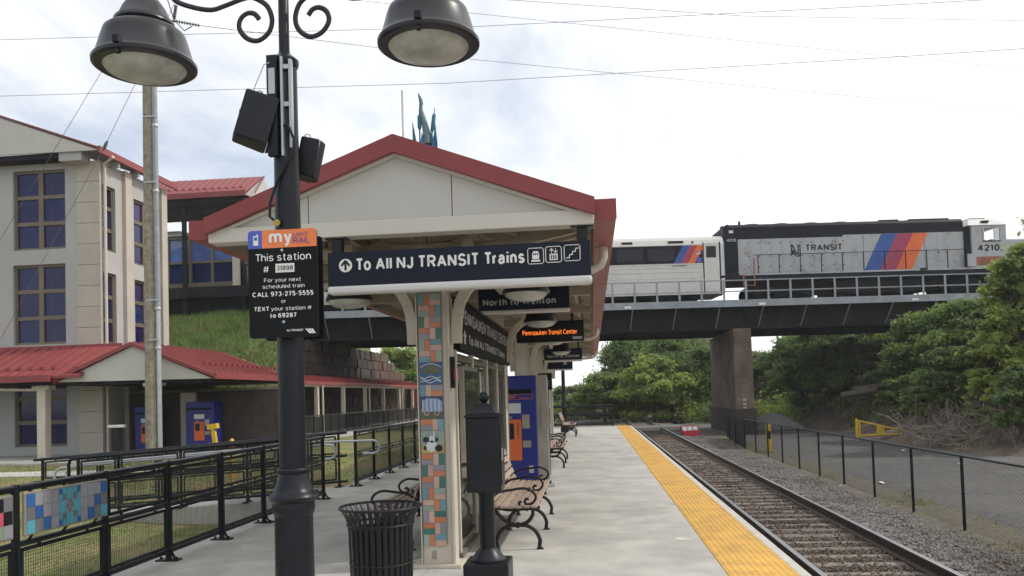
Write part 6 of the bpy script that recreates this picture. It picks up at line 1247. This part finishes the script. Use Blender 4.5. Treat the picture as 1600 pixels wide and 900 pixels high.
# ------------------------------------------------------------------ trees and bushes
def leaf_mesh(name, C, Rd, n, size, m, seed, fill=.55, elong=1.7):
    """leaves spread through clumps: C clump centres (k,3), Rd radii (k,3)"""
    r = np.random.default_rng(seed); C = np.asarray(C, float); Rd = np.asarray(Rd, float); vol = Rd.prod(1)**(2/3); k = r.choice(len(C), n, p=vol/vol.sum())
    d = r.normal(size=(n, 3)); d /= np.linalg.norm(d, axis=1, keepdims=True); rad = r.uniform(fill*.4, 1.0, n)**.7*(1+.30*r.normal(size=n)); P = C[k]+d*rad[:, None]*Rd[k]
    nr = d*.6+r.normal(size=(n, 3))*.55+np.array([0, 0, .5]); nr /= np.linalg.norm(nr, axis=1, keepdims=True)
    a = np.cross(nr, r.normal(size=(n, 3))); a /= np.linalg.norm(a, axis=1, keepdims=True); b = np.cross(nr, a); s = size*r.uniform(.6, 1.35, n)[:, None]
    a *= s*elong*.5; b *= s*.5; nr = nr*s*.18
    V = np.stack([P-a, P-b*.9+nr, P+a, P+b*.9+nr], 1).reshape(-1, 3); i = np.arange(n)*4
    F_ = np.concatenate([np.stack([i, i+1, i+2], 1), np.stack([i, i+2, i+3], 1)], 0)
    me = bpy.data.meshes.new(name); me.from_pydata(V.tolist(), [], F_.tolist()); me.materials.append(m); me.update(); return me
def clumps(seed, k, W, Hh, D, z0, taper=.75, rmin=.22, rmax=.42):
    r = np.random.default_rng(seed); C = []; R = []
    for i in range(k):
        t = r.uniform(0, 1)**.9; z = z0+Hh*t; s = math.sin(math.pi*(.18+.74*t))**.8; a = r.uniform(0, 2*math.pi); q = r.uniform(.15, 1)**.6
        C.append((W/2*s*q*math.cos(a), D/2*s*q*math.sin(a), z)); u = r.uniform(rmin, rmax)*min(W, Hh)*.6; R.append((u*1.25, u*1.25, u*.55))
    return np.array(C), np.array(R)
def trunk_mesh(name, C, h, r0, seed, lean=(0, 0), m=None):
    r = np.random.default_rng(seed); mb = MB(); top = Vector((lean[0], lean[1], h)); mid = top*.5+Vector((r.normal()*.08*h*.2, r.normal()*.08*h*.2, 0)); mb.tube([(0, 0, -.35), (0, 0, .1), mid, top], [r0*1.3, r0, r0*.75, r0*.3], 9)
    for c in C[::max(1, len(C)//12)]:
        t = r.uniform(.3, .85); p = Vector((0, 0, 0)).lerp(top, t) if t > .5 else mid*(t*2); c = Vector(c); q = p.lerp(c, .5)+Vector((0, 0, .1*h*r.uniform(0, .5))); mb.tube([p, q, p.lerp(c, .95)], [r0*.42, r0*.28, r0*.08], 6)
    return mb
def tree(name, label, cat, loc, k, W, Hh, D, z0, n, size, mats, seed, r0=.12, lean=(0, 0), group=None, fill=.5, elong=1.8, r=(.08, .29)):
    t = thing(name, label, cat, loc, group=group); C, R = clumps(seed, int(k*3.2), W, Hh, D, z0, rmin=r[0], rmax=r[1])
    trunk_mesh('trunk', C, z0+Hh*.8, r0, seed, lean).build('trunk', m_bark, t, local=True)
    ms = mats if isinstance(mats, (list, tuple)) else [mats]; idx = np.array_split(np.random.default_rng(seed).permutation(len(C)), len(ms))
    for j, m in enumerate(ms):
        me = leaf_mesh('crown', C[idx[j]], R[idx[j]], n//len(ms), size, m, seed+j, fill, elong); o = bpy.data.objects.new('crown', me); COL.objects.link(o); o.parent = t
    return t
LD, LM, LB, LG = m_leaf
def gnd(x, y): return float(bank_z(np.array(x), np.array(y)))
# bank on the right, near to far
def on_bank(px, py):
    """where the sight line of a pixel meets the bank"""
    d = FW + (px-PX)/F*RT - (py-PY)/F*UP; t = 12.0
    while t < 80:
        x, y, z = t*d[0], t*d[1], EYE+t*d[2]
        if x > 11.3 and z < gnd(x, y): break
        t += .05
    return x, y, max(gnd(x, y), -.93)
def bush(label, px, py, top, W, n, size, mats, seed, k=16, z0=.2, name='bush', cat='bush', **kw):
    x, y, z = on_bank(px, py); Hh = (py-top)/F*y; return tree(name, label, cat, (x, y, z), k, W, Hh*.9, W*.9, Hh*z0, n, size, mats, seed, **kw)
bush('tall bright green tree at the right edge, before the locomotive nose', 1604, 640, 420, 2.5, 26000, .105, [LM, LB, LB], 1, k=34, z0=.2, name='bank_tree', cat='tree')
bush('leafy green tree arching left over the bank below the loco cab', 1515, 612, 490, 3.8, 24000, .115, [LD, LM], 2, k=30, z0=.2, name='bank_tree', cat='tree', lean=(-.6, 0))
bush('layered green sumac bush spreading left under the bridge end', 1448, 607, 505, 3.8, 22000, .125, [LM, LD], 3, k=26, z0=.15)
bush('dark bush in the hollow of the bank above the heap of branches', 1490, 645, 560, 3.0, 15000, .105, [LD, LD, LM], 4, k=18)
bush('small bright yellow green bush low on the bank at right', 1545, 660, 600, 1.9, 6000, .10, [LB], 5, k=10)
bush('dark green bush at the right edge behind the fence', 1600, 690, 590, 1.8, 9000, .10, [LD, LM], 6, k=14)
bush('green bush on the bank in front of the stone abutment', 1408, 612, 560, 2.4, 11000, .13, [LD, LM], 7, k=16)
bush('bush crowning the bank beyond the bright tree', 1660, 560, 430, 3.4, 14000, .13, [LM, LB], 8, k=22, name='bank_tree', cat='tree')
bush('brownish scrubby bush at the top of the dirt scar', 1372, 625, 585, 2.0, 7000, .12, [LG, LD], 9, k=10)
bush('dense green bush right of the dirt scar above the yellow gate', 1412, 655, 600, 2.6, 9000, .12, [LD, LM], 10, k=14)
bush('mid green bush left of the dirt scar behind the gravel heap', 1255, 648, 575, 3.6, 12000, .14, [LM, LD], 12, k=18)
bush('dark green bush on the far bank above the left end of the scar', 1292, 628, 552, 4.0, 14000, .14, [LD, LM], 13, k=20)
bush('green bush at the head of the scar beneath the bridge', 1330, 600, 540, 3.6, 12000, .14, [LM, LD, LG], 14, k=18)
bush('broad leafy bush filling the bank between the sumac and the bright tree', 1555, 622, 545, 3.2, 16000, .11, [LM, LD, LB], 15, k=20)
bush('low green bush at the upper left of the branch heap', 1445, 655, 615, 2.2, 8000, .11, [LM, LD], 16, k=12)
# wood behind the bridge
wood = [(905, 75, 4.6, 3.2, LG, 'thin grey green tree left of the far track where it bends'), (945, 66, 4.6, 4.0, LM, 'rounded tree beside the far end of the platform railing'), (984, 72, 5.5, 7.0, LD, 'dark tall tree rising above the far tracks'), (1000, 78, 7.5, 7.4, LD, 'dark full tree behind the pedestrian crossing, under the girder'), (1022, 64, 5.2, 4.4, LB, 'yellow green tree lit in front of the dark wood'),
        (1050, 70, 6.5, 6.2, LM, 'mid green tree right of the yellow green one'), (1082, 74, 6.0, 6.6, LG, 'pale feathery tree touching the bridge girder'), (1104, 66, 5.0, 5.2, LM, 'green tree just left of the bridge pier'), (1190, 68, 5.5, 6.5, LG, 'silvery tree just right of the bridge pier'), (1222, 64, 6.0, 6.2, LD, 'dark tree behind the gravel heap'), (1262, 62, 6.0, 6.4, LM, 'green tree behind the gap beyond the gravel heap'), (1305, 60, 6.0, 6.5, LD, 'dark tree left of the wooden planks on the bank'), (1345, 60, 5.5, 6.4, LM, 'green tree behind the top of the dirt scar'), (1385, 62, 6.0, 6.8, LD, 'dark tree behind the right abutment'), (885, 90, 6.0, 3.2, LM, 'far hazy tree at the left of the distant tracks')]
protos = {}
for i, (px, yq, W, Hh, mm, lab) in enumerate(wood):
    p = at(px, 640, Y=yq); z = -.9 if p.x < 13 else gnd(p.x, yq)-.5; Hh = (Hh*1.18 if px > 990 else Hh) if p.x < 13 else Hh*.8
    tree('wood_tree', lab, 'tree', (p.x, yq, z), 22, W, Hh*.86, W*.8, Hh*.12, 15000, .19, [mm, mm, LM if mm is not LM else LD], 30+i, r0=.13, group='trees behind the bridge')
tree('ridge_tree', 'tree top showing above the locomotive nose at the right edge', 'tree', (39.5, 72, 4.0), 16, 7, 9.0, 7, 2.5, 9000, .26, [LM, LG], 61, r0=.2)
ut = thing('undergrowth', None, None)
bpy.data.objects.remove(ut)
r = np.random.default_rng(77); C = []; R = []
for i in range(150):
    y = r.uniform(52, 86); x0 = tc_(y)+4.2; x = r.uniform(x0, 24); 
    if 6.5 < x < 13 and y < 56: continue
    u = r.uniform(.7, 1.6); C.append((x, y, (-.9 if x < 12.7 else gnd(x, y))+u*.5)); R.append((u, u, u*.8))
for i in range(60):
    y = r.uniform(62, 118); x = tc_(y)-r.uniform(4.0, 16); u = r.uniform(.7, 1.5); C.append((x, y, -.8+u*.5)); R.append((u, u, u*.8))
for i in range(40):
    y = r.uniform(88, 130); x = tc_(y)+r.uniform(4, 26); u = r.uniform(1.4, 3.0); C.append((x, y, -.8+u*.9)); R.append((u, u, u*1.1))
C = np.array(C); R = np.array(R); sp_ = np.random.default_rng(3).permutation(len(C))
for j, (m, part) in enumerate(zip((LM, LB, LD), np.split(sp_, [int(len(sp_)*.35), int(len(sp_)*.8)]))):
    me = leaf_mesh('undergrowth', C[part], R[part], (28000, 40000, 14000)[j], .17, m, 80+j); o = bpy.data.objects.new('undergrowth', me); COL.objects.link(o); struct(o, 'stuff'); tag(o, ['mid green', 'bright green', 'dark green'][j]+' undergrowth along the far tracks and under the bridge', 'undergrowth')
# scrub on the bank and low weeds on the dirt
C = []; R = []
for i in range(200):
    y = r.uniform(20, 50); x = r.uniform(14.2, 22); u = r.uniform(.2, .6); C.append((x, y, gnd(x, y)+u*.4)); R.append((u, u, u*.7))
me = leaf_mesh('scrub', C, R, 24000, .10, LM, 91); o = bpy.data.objects.new('scrub', me); COL.objects.link(o); struct(o, 'stuff'); tag(o, 'low dark scrub scattered over the right hand bank', 'scrub')
# dry stems standing on the bank
mb = MB(); rs_ = np.random.default_rng(55)
for i in range(420):
    px_, py_ = rs_.uniform(1395, 1640), rs_.uniform(610, 705); x, y, z = on_bank(px_, py_); h = rs_.uniform(.5, 1.5); a, b = rs_.normal()*.35*h, rs_.normal()*.35*h
    mb.tube([(x, y, z-.05), (x+a*.4, y+b*.4, z+h*.55), (x+a, y+b, z+h)], [.014, .010, .004], 3, cap=False, smooth=False)
o = mb.build('dry_stems', m_twig); struct(o, 'stuff'); tag(o, 'dry grey brown stems standing among the bushes on the bank', 'stems')
# left: bushes behind the stone abutment and on the hill
for i, (px, py, yq, W, Hh, n, mm, lab) in enumerate(((632, 590, 68, 6.5, 6.2, 5000, [LM, LB], 'bright green tree behind the stepped end of the stone abutment'), (655, 600, 74, 6, 5.0, 4000, [LD, LM], 'darker green tree right of the stone abutment, behind the column'))):
    p = at(px, py, Y=yq); tree('wood_tree', lab, 'tree', (p.x, yq, 0), 16, W, Hh*.86, W*.8, Hh*.12, n*2, .18, mm, 110+i, group='trees behind the bridge')
cn = thing('red_container', 'distant red ribbed shed wall seen past the stone abutment', 'shed', (-13.4, 64, 0)); MB().box(-14.6, -10.2, 64, 66, 0, 2.62).build('wall', m_redd, cn)
c0_ = MB().box(-14.55, -14.45, 63.94, 63.999, .05, 2.6).build('rib', m_red, cn)
for k in range(1, 14): cp(c0_, cn, (.32*k, 0, 0))
MB().box(-14.8, -10.0, 63.8, 66.2, 2.621, 2.75).build('roof', m_red, cn)
# heap of dead branches
HX, HY, HZ = on_bank(1500, 690); bpz = thing('branch_heap', 'heap of bare grey dead branches at the foot of the bank', 'branch heap', (HX, HY, HZ)); rb_ = np.random.default_rng(15)
protos = []
for v in range(6):
    mb = MB(); L_ = 1.3; pts = [(0, 0, 0)]
    for k in range(5): q = pts[-1]; pts.append((q[0]+L_/5, q[1]+rb_.normal()*.06, q[2]+rb_.normal()*.05))
    mb.tube(pts, [.022, .02, .017, .014, .01, .005], 5)
    for k in (2, 3, 4): q = Vector(pts[k]); d = Vector((.35, rb_.normal()*.3, rb_.normal()*.3)); mb.tube([q, q+d*.6, q+d], [.011, .008, .003], 4)
    protos.append(mb.build('branch', m_twig, bpz, local=True))
for i in range(110):
    o = protos[i] if i < 6 else cp(protos[i % 6], bpz)
    x, y = rb_.normal()*.75, rb_.normal()*1.2; px_ = HX+x; py_ = HY+y; z = max(gnd(px_, py_), -.9)+abs(rb_.normal())*.28*(1-min(1, abs(y)/3))
    o.location = (x, y, z-HZ); o.rotation_euler = (rb_.uniform(0, 6.3), rb_.normal()*.45-.15, rb_.uniform(0, 6.3)); s_ = rb_.uniform(.7, 1.5); o.scale = (s_, s_, s_)
# planks at the top of the scar
for k, (px, py, yq, lab) in enumerate(((1345, 612, 44.5, 'weathered dark timber lying at the top of the dirt scar'), (1362, 604, 45.0, 'second dark timber resting above the first on the bank'))):
    p = at(px, py, Y=yq); o = MB().bar((p.x-1.0, yq, p.z-.1), (p.x+.9, yq+.3, p.z+.1), .3, .2).build('timber', m_tie, bevel=.02); tag(o, lab, 'timber')
# ------------------------------------------------------------------ thin summer haze over the whole place
hz = MB().box(-420, 420, -420, 420, -2.2, 18.5).build('haze', m_wht); struct(hz, 'stuff'); tag(hz, 'thin pale summer haze over the whole station', 'haze')
hm = bpy.data.materials.new('haze_air'); hm.use_nodes = True; hn = hm.node_tree.nodes; hn.clear(); ho = hn.new('ShaderNodeOutputMaterial'); pv = hn.new('ShaderNodeVolumePrincipled')
pv.inputs['Color'].default_value = (.95, .97, 1.0, 1); pv.inputs['Density'].default_value = .00055; pv.inputs['Anisotropy'].default_value = .2; hm.node_tree.links.new(pv.outputs[0], ho.inputs['Volume']); hz.data.materials.clear(); hz.data.materials.append(hm)
